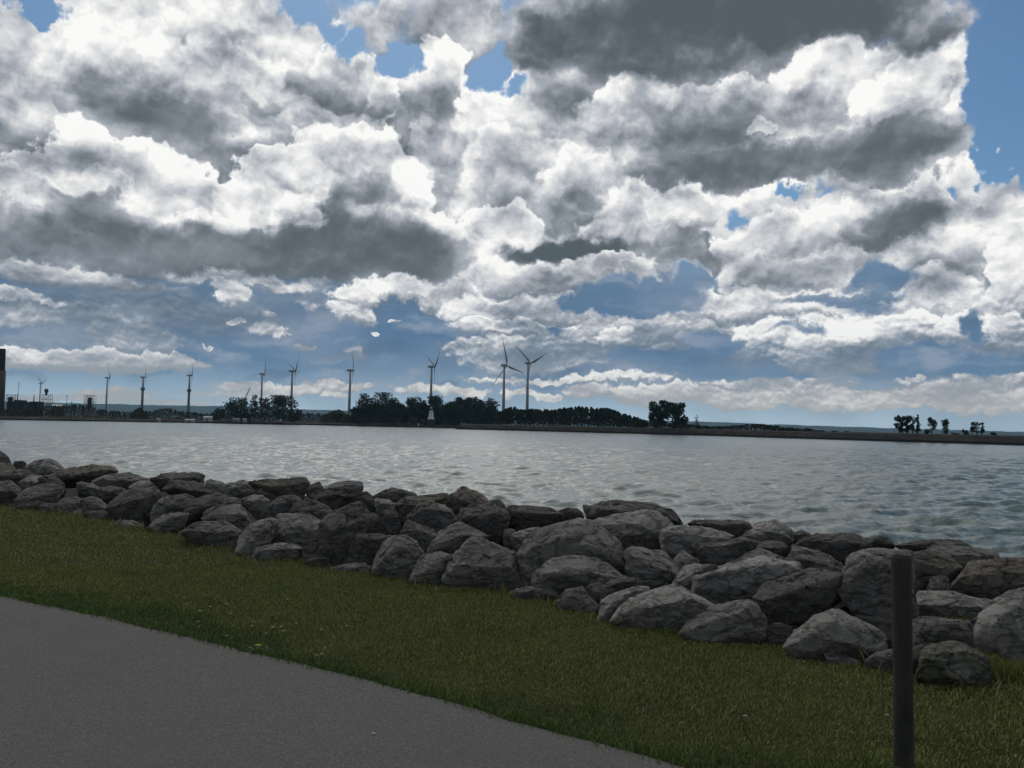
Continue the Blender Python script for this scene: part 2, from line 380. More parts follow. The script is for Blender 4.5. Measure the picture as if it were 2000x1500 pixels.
def sector(a0, a1, e0, e1):
    """The clouds of one part of the sky: only those that reach into it are looked up."""
    g, N, I, O = group("sky_sector", (("P", 'v'), ("Pup", 'v'), ("crinkle", 'f'), ("soft", 'f'), ("el", 'f'), ("high", 'f'), ("hb", 'f')), (("B", 'f'), ("A", 'f')))
    P, Pup, crinkle, soft, el, high, hb = list(I)[:7]
    B = A = None
    Ph, Puh = P, Pup
    for bodies, light, core, darks, base, bdepth, edge, crk in HEAPS:
        eb = azel(sum(q[0] * q[2] for q in bodies) / sum(q[2] for q in bodies), base)[1]
        bodies = [q for q in bodies if reaches(q, a0, a1, e0, e1)]
        darks = [(x, y, rx * 1.10, ry * 1.10, am * 1.05) for x, y, rx, ry, am in darks]
        darks = [q for q in darks if reaches(q, a0, a1, e0, e1)]
        if not bodies: continue
        f0 = N.blobs(Ph, bodies)
        f = N.add(f0, N.mul(crinkle, crk * 0.62))
        a = N.step(f, -0.02, edge * 1.25)
        under = N.add(el, N.mul(N.sub(soft, .5), 1.1))
        below = N.step(under, eb - bdepth * 0.012, eb + bdepth * 0.035, 1.0, 0.0)
        a = N.mul(a, N.step(under, eb - bdepth * 0.022, eb + bdepth * 0.008))
        # lit from above: the lower side of each heap turns grey
        down = N.sub(N.blobs(Puh, bodies, reuse=True), f0)
        fs = N.add(f0, N.mul(crinkle, crk * 0.34))
        k = N.m('MAXIMUM', N.step(fs, 0.0, 0.95, 0.0, core * 1.15), N.step(N.add(down, N.mul(crinkle, -.22)), -0.55, 0.55, 0.0, core * 2.1))
        if darks:
            dk = N.add(N.m('MAXIMUM', N.blobs(Ph, darks), 0.0), N.mul(crinkle, -0.42), N.mul(N.sub(soft, .5), -.5))
            k = N.m('MAXIMUM', k, N.step(dk, -0.25, 1.35, 0.0, 0.80))
        k = N.m('MAXIMUM', k, N.mul(below, min(0.75, core + .38)))
        bb = N.sub(light - .02, k)
        if B is None:
            B, A = bb, a
        else:
            B, A = lerp(N, a, B, bb), N.m('MAXIMUM', A, a)
        # (each heap waits for the one before it, which keeps the shader's working memory small)
        wait = N.mul(B, 1e-7)
        Ph = N.v('ADD', P, N.comb(wait, 0.0)); Puh = N.v('ADD', Pup, N.comb(wait, 0.0))
    gaps = [q for q in GAPS if reaches(q, a0, a1, e0, e1)]
    if gaps:
        A = N.mul(A, N.step(N.add(N.blobs(Ph, gaps), N.mul(crinkle, -0.75)), -0.10, 0.42, 1.0, 0.0))
    N.put(O[0], lerp(N, high, B, hb))
    N.put(O[1], N.m('MAXIMUM', A, N.mul(high, .93)))
    r_ = use(g, SHARED)
    return finish(r_["B"], r_["A"])


def split(test, no, yes):
    n = W.new('ShaderNodeMixShader')
    W.put(n.inputs[0], test); W.put(n.inputs[1], no); W.put(n.inputs[2], yes)
    return n.outputs[0]


SHARED = {"P": P, "Pup": Pup, "crinkle": crinkle, "soft": soft, "el": el, "high": high, "hb": hb}
gt = lambda v, x: W.m('GREATER_THAN', v, x)
cuts = (-40, -20, -10, 0, 10, 20, 40)
rows = []
for e0, e1 in ((-5, 11.5), (11.5, 34)):
    c = [sector(a, b_, e0, e1) for a, b_ in zip(cuts, cuts[1:])]
    left = split(gt(az, -20), c[0], split(gt(az, -10), c[1], c[2]))
    right = split(gt(az, 20), split(gt(az, 10), c[3], c[4]), c[5])
    rows.append(split(gt(az, 0), left, right))
inner = split(gt(el, 11.5), rows[0], rows[1])
outside = W.m('MAXIMUM', W.m('MAXIMUM', gt(el, 33.0), gt(W.m('ABSOLUTE', az), 40.0)), W.m('LESS_THAN', el, -4.0))
final = split(outside, inner, finish(hb, .93))

wo = W.new('ShaderNodeOutputWorld')
wt.links.new(final, wo.inputs[0])

sun_data = bpy.data.lights.new("sun", 'SUN')
sun_data.energy = 1.25
sun_data.angle = R(64)
sun_data.color = (1.0, 0.95, 0.88)
sun = bpy.data.objects.new("sun", sun_data)
scene.collection.objects.link(sun)
sdir = Vector((math.sin(SUN_AZ) * math.cos(SUN_EL), math.cos(SUN_AZ) * math.cos(SUN_EL), math.sin(SUN_EL)))
sun.rotation_euler = (-sdir).to_track_quat('-Z', 'Y').to_euler()

# ---------------------------------------------------------------- helpers
rng = np.random.default_rng(7)
random.seed(7)
COL = scene.collection


def link(o, parent=None):
    COL.objects.link(o)
    if parent is not None:
        o.parent = parent
    return o


def props(o, label=None, cat=None, group=None, kind=None):
    if label: o["label"] = label
    if cat: o["category"] = cat
    if group: o["group"] = group
    if kind: o["kind"] = kind
    return o


def thing(name, label, cat, loc=(0, 0, 0), rz=0.0, group=None):
    o = bpy.data.objects.new(name, None)
    o.empty_display_size = 0.2
    o.location = loc
    o.rotation_euler = (0, 0, rz)
    link(o)
    return props(o, label, cat, group)


def mesh_np(name, verts, faces, material, parent=None, smooth=False, n=None):
    """One mesh object from numpy arrays; faces are all of one size."""
    verts = np.asarray(verts, dtype=np.float32)
    faces = np.asarray(faces, dtype=np.int32)
    me = bpy.data.meshes.new(name)
    k = faces.shape[1]
    me.vertices.add(len(verts)); me.vertices.foreach_set("co", verts.ravel())
    me.loops.add(faces.size); me.loops.foreach_set("vertex_index", faces.ravel())
    me.polygons.add(len(faces))
    me.polygons.foreach_set("loop_start", np.arange(0, faces.size, k, dtype=np.int32))
    me.polygons.foreach_set("loop_total", np.full(len(faces), k, dtype=np.int32))
    if smooth:
        me.polygons.foreach_set("use_smooth", np.ones(len(faces), dtype=bool))
    me.update(calc_edges=True)
    me.materials.append(material)
    return link(bpy.data.objects.new(name, me), parent)


def bm_obj(name, bm, material, parent=None, smooth=False):
    me = bpy.data.meshes.new(name)
    bm.normal_update()
    bm.to_mesh(me)
    bm.free()
    if smooth:
        for p in me.polygons: p.use_smooth = True
    me.materials.append(material)
    return link(bpy.data.objects.new(name, me), parent)


def box(bm, x0, x1, y0, y1, z0, z1):
    v = [bm.verts.new(c) for c in ((x0, y0, z0), (x1, y0, z0), (x1, y1, z0), (x0, y1, z0), (x0, y0, z1), (x1, y0, z1), (x1, y1, z1), (x0, y1, z1))]
    for f in ((3, 2, 1, 0), (4, 5, 6, 7), (0, 1, 5, 4), (1, 2, 6, 5), (2, 3, 7, 6), (3, 0, 4, 7)):
        bm.faces.new([v[i] for i in f])


def tube(bm, pts, radii, seg=12, cap=True):
    """Tapered round tube through points."""
    pts = [Vector(p) for p in pts]
    rings = []
    for i, p in enumerate(pts):
        a = pts[max(i - 1, 0)]; b = pts[min(i + 1, len(pts) - 1)]
        t = (b - a).normalized()
        ref = Vector((1, 0, 0)) if abs(t.z) > 0.8 else Vector((0, 0, 1))
        u = t.cross(ref).normalized(); w = t.cross(u)
        rings.append([bm.verts.new(p + (u * math.cos(2 * math.pi * k / seg) + w * math.sin(2 * math.pi * k / seg)) * radii[i]) for k in range(seg)])
    for r0, r1 in zip(rings, rings[1:]):
        for k in range(seg):
            bm.faces.new((r0[k], r0[(k + 1) % seg], r1[(k + 1) % seg], r1[k]))
    if cap:
        bm.faces.new(rings[0][::-1]); bm.faces.new(rings[-1])


def beam(bm, a, b, w):
    a, b = Vector(a), Vector(b)
    tube(bm, [a, b], [w * .7, w * .7], 4)


def material(name, rough=0.9, spec=0.3):
    m = bpy.data.materials.new(name)
    m.use_nodes = True
    t = m.node_tree
    bsdf = t.nodes["Principled BSDF"]
    bsdf.inputs["Roughness"].default_value = rough
    bsdf.inputs["Specular IOR Level"].default_value = spec
    N = NT(t)
    N.b = bsdf
    return m, N


def bump(N, h, strength, dist):
    n = N.new('ShaderNodeBump')
    n.inputs['Strength'].default_value = strength
    n.inputs['Distance'].default_value = dist
    N.put(n.inputs['Height'], h)
    N.put(N.b.inputs['Normal'], n.outputs[0])


def plain(name, col, rough=0.8, var=0.15, scale=3.0, spec=0.3, metal=0.0):
    m, N = material(name, rough, spec)
    p = N.new('ShaderNodeTexCoord').outputs['Object']
    f = N.noise(p, scale, 6, 0.6)
    lo = tuple(c * (1 - var) for c in col); hi = tuple(min(1, c * (1 + var)) for c in col)
    N.put(N.b.inputs['Base Color'], N.ramp(f, [(.3, lo), (.7, hi)]))
    N.b.inputs['Metallic'].default_value = metal
    return m


# the two lines the near shore is laid out on, in view coordinates -> metres
FOOT = [(-900, 888), (-500, 925), (-200, 958), (0, 990), (150, 1003), (300, 1036), (470, 1080), (600, 1100), (720, 1120), (830, 1140), (1000, 1160), (1090, 1178),
        (1200, 1214), (1330, 1240), (1540, 1268), (1620, 1290), (1720, 1305), (1800, 1325), (1900, 1338), (2000, 1338), (2300, 1360)]
CREST = [(-900, 845), (-200, 872), (0, 885), (150, 905), (300, 925), (500, 938), (700, 945), (900, 955), (1000, 988), (1140, 985), (1300, 990), (1450, 1015), (1600, 1045), (1800, 1055), (1950, 1080), (2000, 1092), (2300, 1130)]
EDGE = [(-600, 1062), (-300, 1110), (0, 1166), (200, 1206), (400, 1255), (640, 1311), (820, 1356), (1000, 1408), (1160, 1451), (1320, 1497), (1500, 1556), (1800, 1660)]


def interp(line, x):
    return float(np.interp(x, [p[0] for p in line], [p[1] for p in line]))


foot_w = [on_plane(x, y, 0.0) for x, y in FOOT]
edge_w = [on_plane(x, y, 0.0) for x, y in EDGE]
# carry both lines on beyond the frame
foot_w = [foot_w[0] + (foot_w[0] - foot_w[2]).normalized() * 60] + foot_w + [foot_w[-1] + Vector((1, -.55, 0)).normalized() * 40]
edge_w = [edge_w[0] + (edge_w[0] - edge_w[2]).normalized() * 60] + edge_w + [edge_w[-1] + (edge_w[-1] - edge_w[-3]).normalized() * 40]


def line_y(line, x):
    return np.interp(x, [p.x for p in line], [p.y for p in line])


def foot_depth(px):
    return on_plane(px, interp(FOOT, px), 0.0).y


WATER_Z = -3.4
# ---------------------------------------------------- near shore: lawn, path
lawn_m, N = material("lawn_soil", 1.0, 0.1)
p = N.new('ShaderNodeTexCoord').outputs['Object']
N.put(N.b.inputs['Base Color'], N.mix(N.step(N.noise(p, 1.3, 8, .65), .35, .65), (.030, .030, .012), (.052, .052, .020)))
bump(N, N.noise(p, 40, 6, .7), .6, .02)

fx = [p.x for p in foot_w]
bm = bmesh.new()
top = [bm.verts.new((p.x, p.y, 0.0)) for p in foot_w]
bot = [bm.verts.new((p.x, -60.0, 0.0)) for p in foot_w]
for i in range(len(top) - 1):
    bm.faces.new((bot[i], bot[i + 1], top[i + 1], top[i]))
lawn = bm_obj("lawn", bm, lawn_m)
props(lawn, kind="structure")

path_m, N = material("asphalt", 0.9, 0.25)
p = N.new('ShaderNodeTexCoord').outputs['Object']
grit = N.voro(p, 130, 1.0, .5, '3D', out='Color')
g1 = N.xyz(grit)[0]
stone = N.ramp(g1, [(0.0, (.045, .043, .041)), (.30, (.086, .083, .079)), (.70, (.112, .108, .103)), (.92, (.150, .144, .136)), (1.0, (.32, .31, .29))])
patch = N.noise(p, .9, 6, .6)
stone = N.mix(N.step(patch, .35, .7, 0, .30), stone, (.105, .102, .10))
stone = N.mix(N.step(N.noise(p, .42, 7, .7), .52, .66, 0, .34), stone, (.070, .067, .062))
stone = N.mix(N.step(N.noise(N.v('MULTIPLY_ADD', p, (.634, 1.0, 0), (0, 0, 0)), 1.1, 3, .5), .60, .72, 0, .25), stone, (.16, .152, .14))
stone = N.mix(N.step(N.noise(p, 24, 5, .7), .60, .74, 0, .55), stone, (.06, .058, .054))
N.put(N.b.inputs['Base Color'], stone)
bump(N, N.add(N.mul(N.voro(p, 120, 1.0, .5, '3D'), .6), N.noise(p, 60, 6, .7)), .55, .006)
# worn, slightly ragged edge along the grass
pts = []
for a, b in zip(edge_w, edge_w[1:]):
    n = max(1, int((b - a).length / 0.12)) if (a.xy - Vector((0, 6))).length < 25 else 1
    for k in range(n):
        q = a.lerp(b, k / n)
        j = mnoise.noise(Vector((q.x * 2.1, q.y * 2.1, 3))) * .045 + mnoise.noise(Vector((q.x * 7, q.y * 7, 8))) * .028
        pts.append(Vector((q.x + j * .55, q.y + j * .84, 0.006)))
pts.append(edge_w[-1])
bm = bmesh.new()
v0 = [bm.verts.new((q.x, q.y, .006)) for q in pts]
v1 = [bm.verts.new((q.x - 2.6, q.y - 3.9, .006)) for q in pts]
for i in range(len(pts) - 1):
    bm.faces.new((v1[i], v1[i + 1], v0[i + 1], v0[i]))
path = bm_obj("path", bm, path_m)
props(path, kind="structure")

# ------------------------------------------- the bank the boulders lie on
bank_m = plain("shade_dark_earth", (.035, .032, .028), 1.0, .5, 4.0, .1)  # soil, coloured dark so the gaps between boulders read as shade
prof = [(0.0, 0.0), (.35, -.08), (1.2, -.20), (2.0, -.10), (2.8, .06), (3.5, .20), (4.1, .08), (4.8, -.5), (7.0, -2.1), (10.0, -4.2), (14.0, -5.0)]
dens = []
for a, b in zip(foot_w, foot_w[1:]):
    n = max(1, int((b - a).length / .4)) if (b - a).length < 30 else 20
    dens += [a.lerp(b, k / n) for k in range(n)]
dens.append(foot_w[-1])
V = []; Fc = []
for i, q in enumerate(dens):
    for (d, z) in prof:
        n = mnoise.noise(Vector((q.x * 1.3, q.y + d, 2.0))) * (.10 if d > 0 else 0)
        V.append((q.x + d * .55, q.y + d * .84, z + n))
m = len(prof)
for i in range(len(dens) - 1):
    for k in range(m - 1):
        Fc.append((i * m + k, (i + 1) * m + k, (i + 1) * m + k + 1, i * m + k + 1))
bank = mesh_np("bank", V, Fc, bank_m, smooth=True)
props(bank, kind="structure")

# ------------------------------------------------------------------- grass
grass_m, N = material("grass_blades", 0.75, 0.25)
geo = N.new('ShaderNodeNewGeometry')
p = geo.outputs['Position']
rnd = geo.outputs['Random Per Island']
olive = N.ramp(rnd, [(0, (.140, .162, .032)), (.45, (.255, .275, .080)), (.8, (.32, .325, .11)), (1.0, (.40, .39, .19))])
lush = N.ramp(rnd, [(0, (.068, .130, .028)), (.5, (.112, .195, .050)), (.85, (.135, .21, .055)), (1.0, (.22, .27, .095))])
px_, py_, _ = N.xyz(p)
d_edge = N.sub(N.add(N.mul(px_, .634), py_), 4.39)          # distance behind the path edge
mask = N.add(N.step(d_edge, .05, 1.5, .62, 0.0), N.mul(N.sub(N.noise(p, .55, 4, .6), .5), 1.7))
mask = N.m('MAXIMUM', N.step(mask, .28, .55), N.step(N.noise(p, 1.7, 3, .5), .60, .70, 0, .55))
N.put(N.b.inputs['Base Color'], N.mix(mask, olive, lush))


def blades(n, near, far, x0, x1, hmin, hmax, wid, keep):
    """Scatter n single blades where keep(x, y) holds."""
    x = rng.uniform(x0, x1, n); y = rng.uniform(near, far, n)
    ok = keep(x, y)
    x, y = x[ok], y[ok]
    n = len(x)
    clump = np.array([mnoise.noise(Vector((a * 2.3, b * 2.3, 1.0))) for a, b in zip(x, y)])
    h = rng.uniform(hmin, hmax, n) * (1 + .45 * clump)
    th = rng.uniform(0, 2 * np.pi, n)
    lean = rng.uniform(.15, .9, n) * h
    lt = rng.uniform(0, 2 * np.pi, n)
    w = wid * rng.uniform(.7, 1.3, n) * (1 + y * .04)
    dx, dy = np.cos(th) * w, np.sin(th) * w
    lx, ly = np.cos(lt) * lean, np.sin(lt) * lean
    z0 = np.zeros(n)
    P = np.stack([np.stack([x - dx, y - dy, z0], 1), np.stack([x + dx, y + dy, z0], 1),
                  np.stack([x + dx * .7 + lx * .4, y + dy * .7 + ly * .4, h * .6], 1),
                  np.stack([x - dx * .7 + lx * .4, y - dy * .7 + ly * .4, h * .6], 1),
                  np.stack([x + lx, y + ly, h * .95], 1)], 1).reshape(-1, 3)
    i = np.arange(n)[:, None] * 5
    T = np.concatenate([i + [0, 1, 2], i + [0, 2, 3], i + [3, 2, 4]])
    return P, T


def on_lawn(x, y, lo=0.0, hi=0.10):
    az_ok = np.abs(np.arctan2(x, y)) < .95
    return (y > line_y(edge_w, x) + lo) & (y < line_y(foot_w, x) + hi) & az_ok


parts_ = [blades(640000, 2.6, 9.0, -8, 6.5, .011, .025, .0020, lambda x, y: on_lawn(x, y)),
          blades(300000, 9.0, 19.0, -16, 2, .014, .032, .0030, lambda x, y: on_lawn(x, y)),
          blades(60000, 3.0, 19.0, -16, 7, .05, .12, .0026, lambda x, y: on_lawn(x, y, 0, .22) & (y > line_y(foot_w, x) - .15 - .25 * rng.random(len(x)) ** 2) & (np.sin(x * 5.1) + np.sin(x * 2.3 + 1) > -.4)),
          blades(260000, 3.0, 9.0, -8, 5, .02, .050, .0024, lambda x, y: on_lawn(x, y, -.07) & (rng.random(len(x)) < np.clip((y - line_y(edge_w, x) + .08) / .10, .04, 1)) & (y < line_y(edge_w, x) + .14 * rng.random(len(x)) + .03))]
post_at = on_plane(1766, 1511, 0.0)
parts_.append(blades(60000, post_at.y - .3, post_at.y + .3, post_at.x - .3, post_at.x + .3, .02, .055, .0022,
                     lambda x, y: (np.hypot(x - post_at.x, y - post_at.y) < .05 + .14 * rng.random(len(x)) ** 2) & (np.hypot(x - post_at.x, y - post_at.y) > .045)))
# sprigs of grass growing in the joints of the boulders near the post
for (gx, gy, gd) in ((1930, 1262, .35), (1985, 1330, .1), (1950, 1325, .1)):
    q = on_plane(gx, gy, 0.0)
    parts_.append(blades(1500, q.y + gd - .12, q.y + gd + .12, q.x - .18, q.x + .18, .05, .16, .0026, lambda x, y: x == x))
off = 0; VV = []; TT = []
for P_, T_ in parts_:
    VV.append(P_); TT.append(T_ + off); off += len(P_)
grass = mesh_np("grass", np.concatenate(VV), np.concatenate(TT), grass_m)
props(grass, "short olive green lawn grass between the paved path and the boulders", "grass", kind="stuff")

# ------------------------------------------------- small flowers in the lawn
white_m = plain("clover_white", (.42, .41, .36), .8, .1, 80)
stem_m = plain("flower_stem_green", (.05, .09, .02), .8, .2, 40)
yellow_m = plain("dandelion_yellow", (.50, .42, .02), .8, .15, 60)


def head_bm(r, petals, z):
    b = bmesh.new()
    for k in range(petals):
        a = k * 2.39996; rr = r * math.sqrt((k + .5) / petals)
        c = Vector((math.cos(a) * rr, math.sin(a) * rr, z + (r - rr) * .7))
        u = Vector((math.cos(a), math.sin(a), .5)).normalized() * r * .5
        w = Vector((-math.sin(a), math.cos(a), 0)) * r * .22
        b.faces.new([b.verts.new(v) for v in (c - w, c + w, c + w * .7 + u, c - w * .7 + u)])
    return b


def stem_bm(z):
    b = bmesh.new(); tube(b, [(0, 0, 0), (.002, .001, z * .6), (0, 0, z)], [.0016, .0014, .0012], 5); return b


fl = thing("clover_flower", "tiny white clover flower in the lush grass beside the path", "flower", on_plane(390, 1205, 0), 0, "white clover flowers in the grass along the path")
bm_obj("flower_head", head_bm(.011, 26, .045), white_m, fl)
bm_obj("stem", stem_bm(.047), stem_m, fl)
spots = [(390, 1209), (386, 1223), (388, 1234), (450, 1208), (494, 1225), (492, 1233), (520, 1246), (532, 1238), (550, 1233), (553, 1246), (628, 1240), (628, 1288), (618, 1291), (634, 1276), (441, 1191), (676, 1234), (365, 1190),
         (442, 1251), (260, 1100), (560, 1180), (410, 1195), (578, 1228), (1455, 1415), (1732, 1412)]
for (sx, sy) in spots[1:]:
    c = fl.copy(); link(c); c.location = on_plane(sx, sy, 0); c.rotation_euler = (0, 0, random.uniform(0, 6)); s_ = random.uniform(.7, 1.05); c.scale = (s_, s_, s_)
    for ch in fl.children:
        d = ch.copy(); link(d, c)
dn = thing("dandelion", "bright yellow dandelion in bloom at the very edge of the path", "flower", on_plane(504, 1272, 0))
bm_obj("flower_head", head_bm(.017, 46, .035), yellow_m, dn)
bm_obj("stem", stem_bm(.037), stem_m, dn)
b = bmesh.new()
for k in range(7):
    a = k * .9; u = Vector((math.cos(a), math.sin(a), .25)) * .09; w = Vector((-math.sin(a), math.cos(a), 0)) * .012
    b.faces.new([b.verts.new(v) for v in (-w * .4, w * .4, u * .7 + w, u, u * .7 - w)])
bm_obj("leaves", b, stem_m, dn)

# -------------------------------------------------------------------- post
post_m, N = material("rusted_pipe", 0.75, 0.35)
p = N.new('ShaderNodeTexCoord').outputs['Object']
n1 = N.noise(N.v('MULTIPLY', p, (1, 1, .35)), 14, 7, .65)
N.put(N.b.inputs['Base Color'], N.ramp(n1, [(.30, (.026, .024, .026)), (.48, (.050, .045, .045)), (.62, (.078, .060, .050)), (.76, (.13, .080, .055))]))
N.put(N.b.inputs['Roughness'], N.step(n1, .3, .7, .55, .9))
bump(N, N.add(n1, N.mul(N.noise(p, 90, 4, .6), .4)), .35, .006)
rim_m = plain("bare_steel_edge", (.085, .078, .072), .6, .3, 30, .5)
post_D = post_at.y
post_top = at(1760, 1084, post_D)
post = thing("post", "dark rusted steel pipe post standing upright in the lawn before the boulders", "post", post_at)
h = post_top.z
lean = Vector((post_top.x - post_at.x, 0, 0))
rad = .0442


def pipe_ring(bm, z, r, seg, cut=None):
    c = lean * (z / h)
    out = []
    for k in range(seg):
        a = 2 * math.pi * k / seg
        zz = z + (cut(a) if cut else 0)
        out.append(bm.verts.new((c.x + math.cos(a) * r, c.y + math.sin(a) * r, zz)))
    return out


bm = bmesh.new()
seg = 40
# torn rim: lower on the side of the notch
cut = lambda a: -.010 * (math.cos(a - 3.9) > .75) + .004 * mnoise.noise(Vector((math.cos(a) * 3, math.sin(a) * 3, 4)))
lev = [(-.05, rad, None), (.05, rad, None)] + [(h * t, rad * (1 + .012 * math.sin(9 * t)), None) for t in (.15, .3, .45, .6, .75, .88)] + [(h - .075, rad, None), (h - .070, rad * 1.035, None), (h - .012, rad * 1.04, None), (h, rad * 1.03, cut), (h - .001, rad * .86, cut), (h - .12, rad * .84, None)]
rings = [pipe_ring(bm, *l[:2], seg, l[2]) for l in lev]
for r0, r1 in zip(rings, rings[1:]):
    for k in range(seg):
        bm.faces.new((r0[k], r0[(k + 1) % seg], r1[(k + 1) % seg], r1[k]))
bm.faces.new(rings[-1])
bm_obj("pipe", bm, post_m, post, smooth=True)
bm = bmesh.new()
ring = [(a, .004 + .007 * abs(mnoise.noise(Vector((a * 2.2, 3, 1))))) for a in np.linspace(3.3, 5.6, 26)]
prev = None
for a, t in ring:
    q = [Vector((lean.x + math.cos(a) * rad * r_, math.sin(a) * rad * r_, h + dz_)) for r_, dz_ in ((.90, -.012), (1.045, -.012), (1.03, t), (.92, t))]
    q = [bm.verts.new(v) for v in q]
    if prev:
        for k in range(4): bm.faces.new((prev[k], prev[(k + 1) % 4], q[(k + 1) % 4], q[k]))
    else: bm.faces.new(q)
    prev = q
bm.faces.new(prev[::-1])
bmesh.ops.recalc_face_normals(bm, faces=bm.faces)
bm_obj("torn_rim", bm, rim_m, post)

pb = on_plane(729, 1434, .006)
b = bmesh.new()
bmesh.ops.create_icosphere(b, subdivisions=2, radius=.008)
for v in b.verts: v.co = Vector((v.co.x * 1.7, v.co.y * 1.0, v.co.z * .55 + .004)) * (1 + .3 * mnoise.noise(v.co * 90))
o = bm_obj("pebble", b, white_m); o.location = pb
props(o, "single pale pebble lying alone on the grey path", "pebble")
# ---------------------------------------------------------------- boulders
def rock_material(name, lo, mid, hi, moss=0.0):
    m, N = material(name, 0.92, 0.25)
    p = N.new('ShaderNodeTexCoord').outputs['Object']
    rnd = N.new('ShaderNodeObjectInfo').outputs['Random']
    q = N.v('ADD', p, N.comb(N.mul(rnd, 37.0), N.mul(rnd, 11.0), 0.0))
    big = N.noise(q, 2.2, 8, .62)
    grain = N.noise(q, 46, 6, .75)
    spots = N.noise(q, 15, 6, .7)
    vein = N.m('ABSOLUTE', N.sub(N.noise(N.v('MULTIPLY', q, (1, 1, 2.6)), 3.2, 7, .62), .5))
    c = N.ramp(N.add(N.mul(big, .7), N.mul(grain, .3)), [(.30, lo), (.5, mid), (.70, hi)])
    c = N.mix(N.step(vein, .0, .010, .22, 0), c, tuple(x * .6 for x in lo))
    c = N.mix(N.step(spots, .60, .70, 0, .55), c, hi)
    c = N.mix(N.step(spots, .30, .40, .4, 0), c, lo)
    c = N.mix(N.step(N.noise(N.v('MULTIPLY', q, (1, 1, 3.2)), 9, 5, .7), .57, .70, 0, .32), c, lo)
    c = N.mix(N.step(N.noise(q, 70, 3, .6), .66, .72, 0, .6), c, tuple(min(1, x * 1.7) for x in hi))
    if moss:
        c = N.mix(N.step(N.noise(q, 4.5, 6, .65), .52 - moss * .1, .66, 0, .8), c, (.045, .055, .020))
    hs = N.new('ShaderNodeHueSaturation')
    N.put(hs.inputs['Value'], N.step(rnd, 0, 1, .95, 1.5, kind='LINEAR'))
    N.put(hs.inputs['Color'], c)
    N.put(N.b.inputs['Base Color'], hs.outputs[0])
    bump(N, N.add(N.mul(grain, .5), N.mul(spots, .6), N.step(vein, 0, .03, -.7, 0), N.mul(N.noise(q, 110, 4, .7), .25)), 1.0, .03)
    return m


RM = {'g': rock_material("grey_limestone", (.078, .073, .068), (.172, .162, .150), (.258, .244, .226)),
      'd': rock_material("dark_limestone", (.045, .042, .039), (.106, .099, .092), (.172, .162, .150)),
      'b': rock_material("brown_limestone", (.075, .064, .053), (.140, .122, .102), (.205, .182, .155)),
      'p': rock_material("pale_limestone", (.112, .106, .097), (.234, .221, .204), (.338, .321, .298)),
      'm': rock_material("mossy_limestone", (.07, .07, .055), (.13, .127, .11), (.20, .195, .17), moss=1.0)}

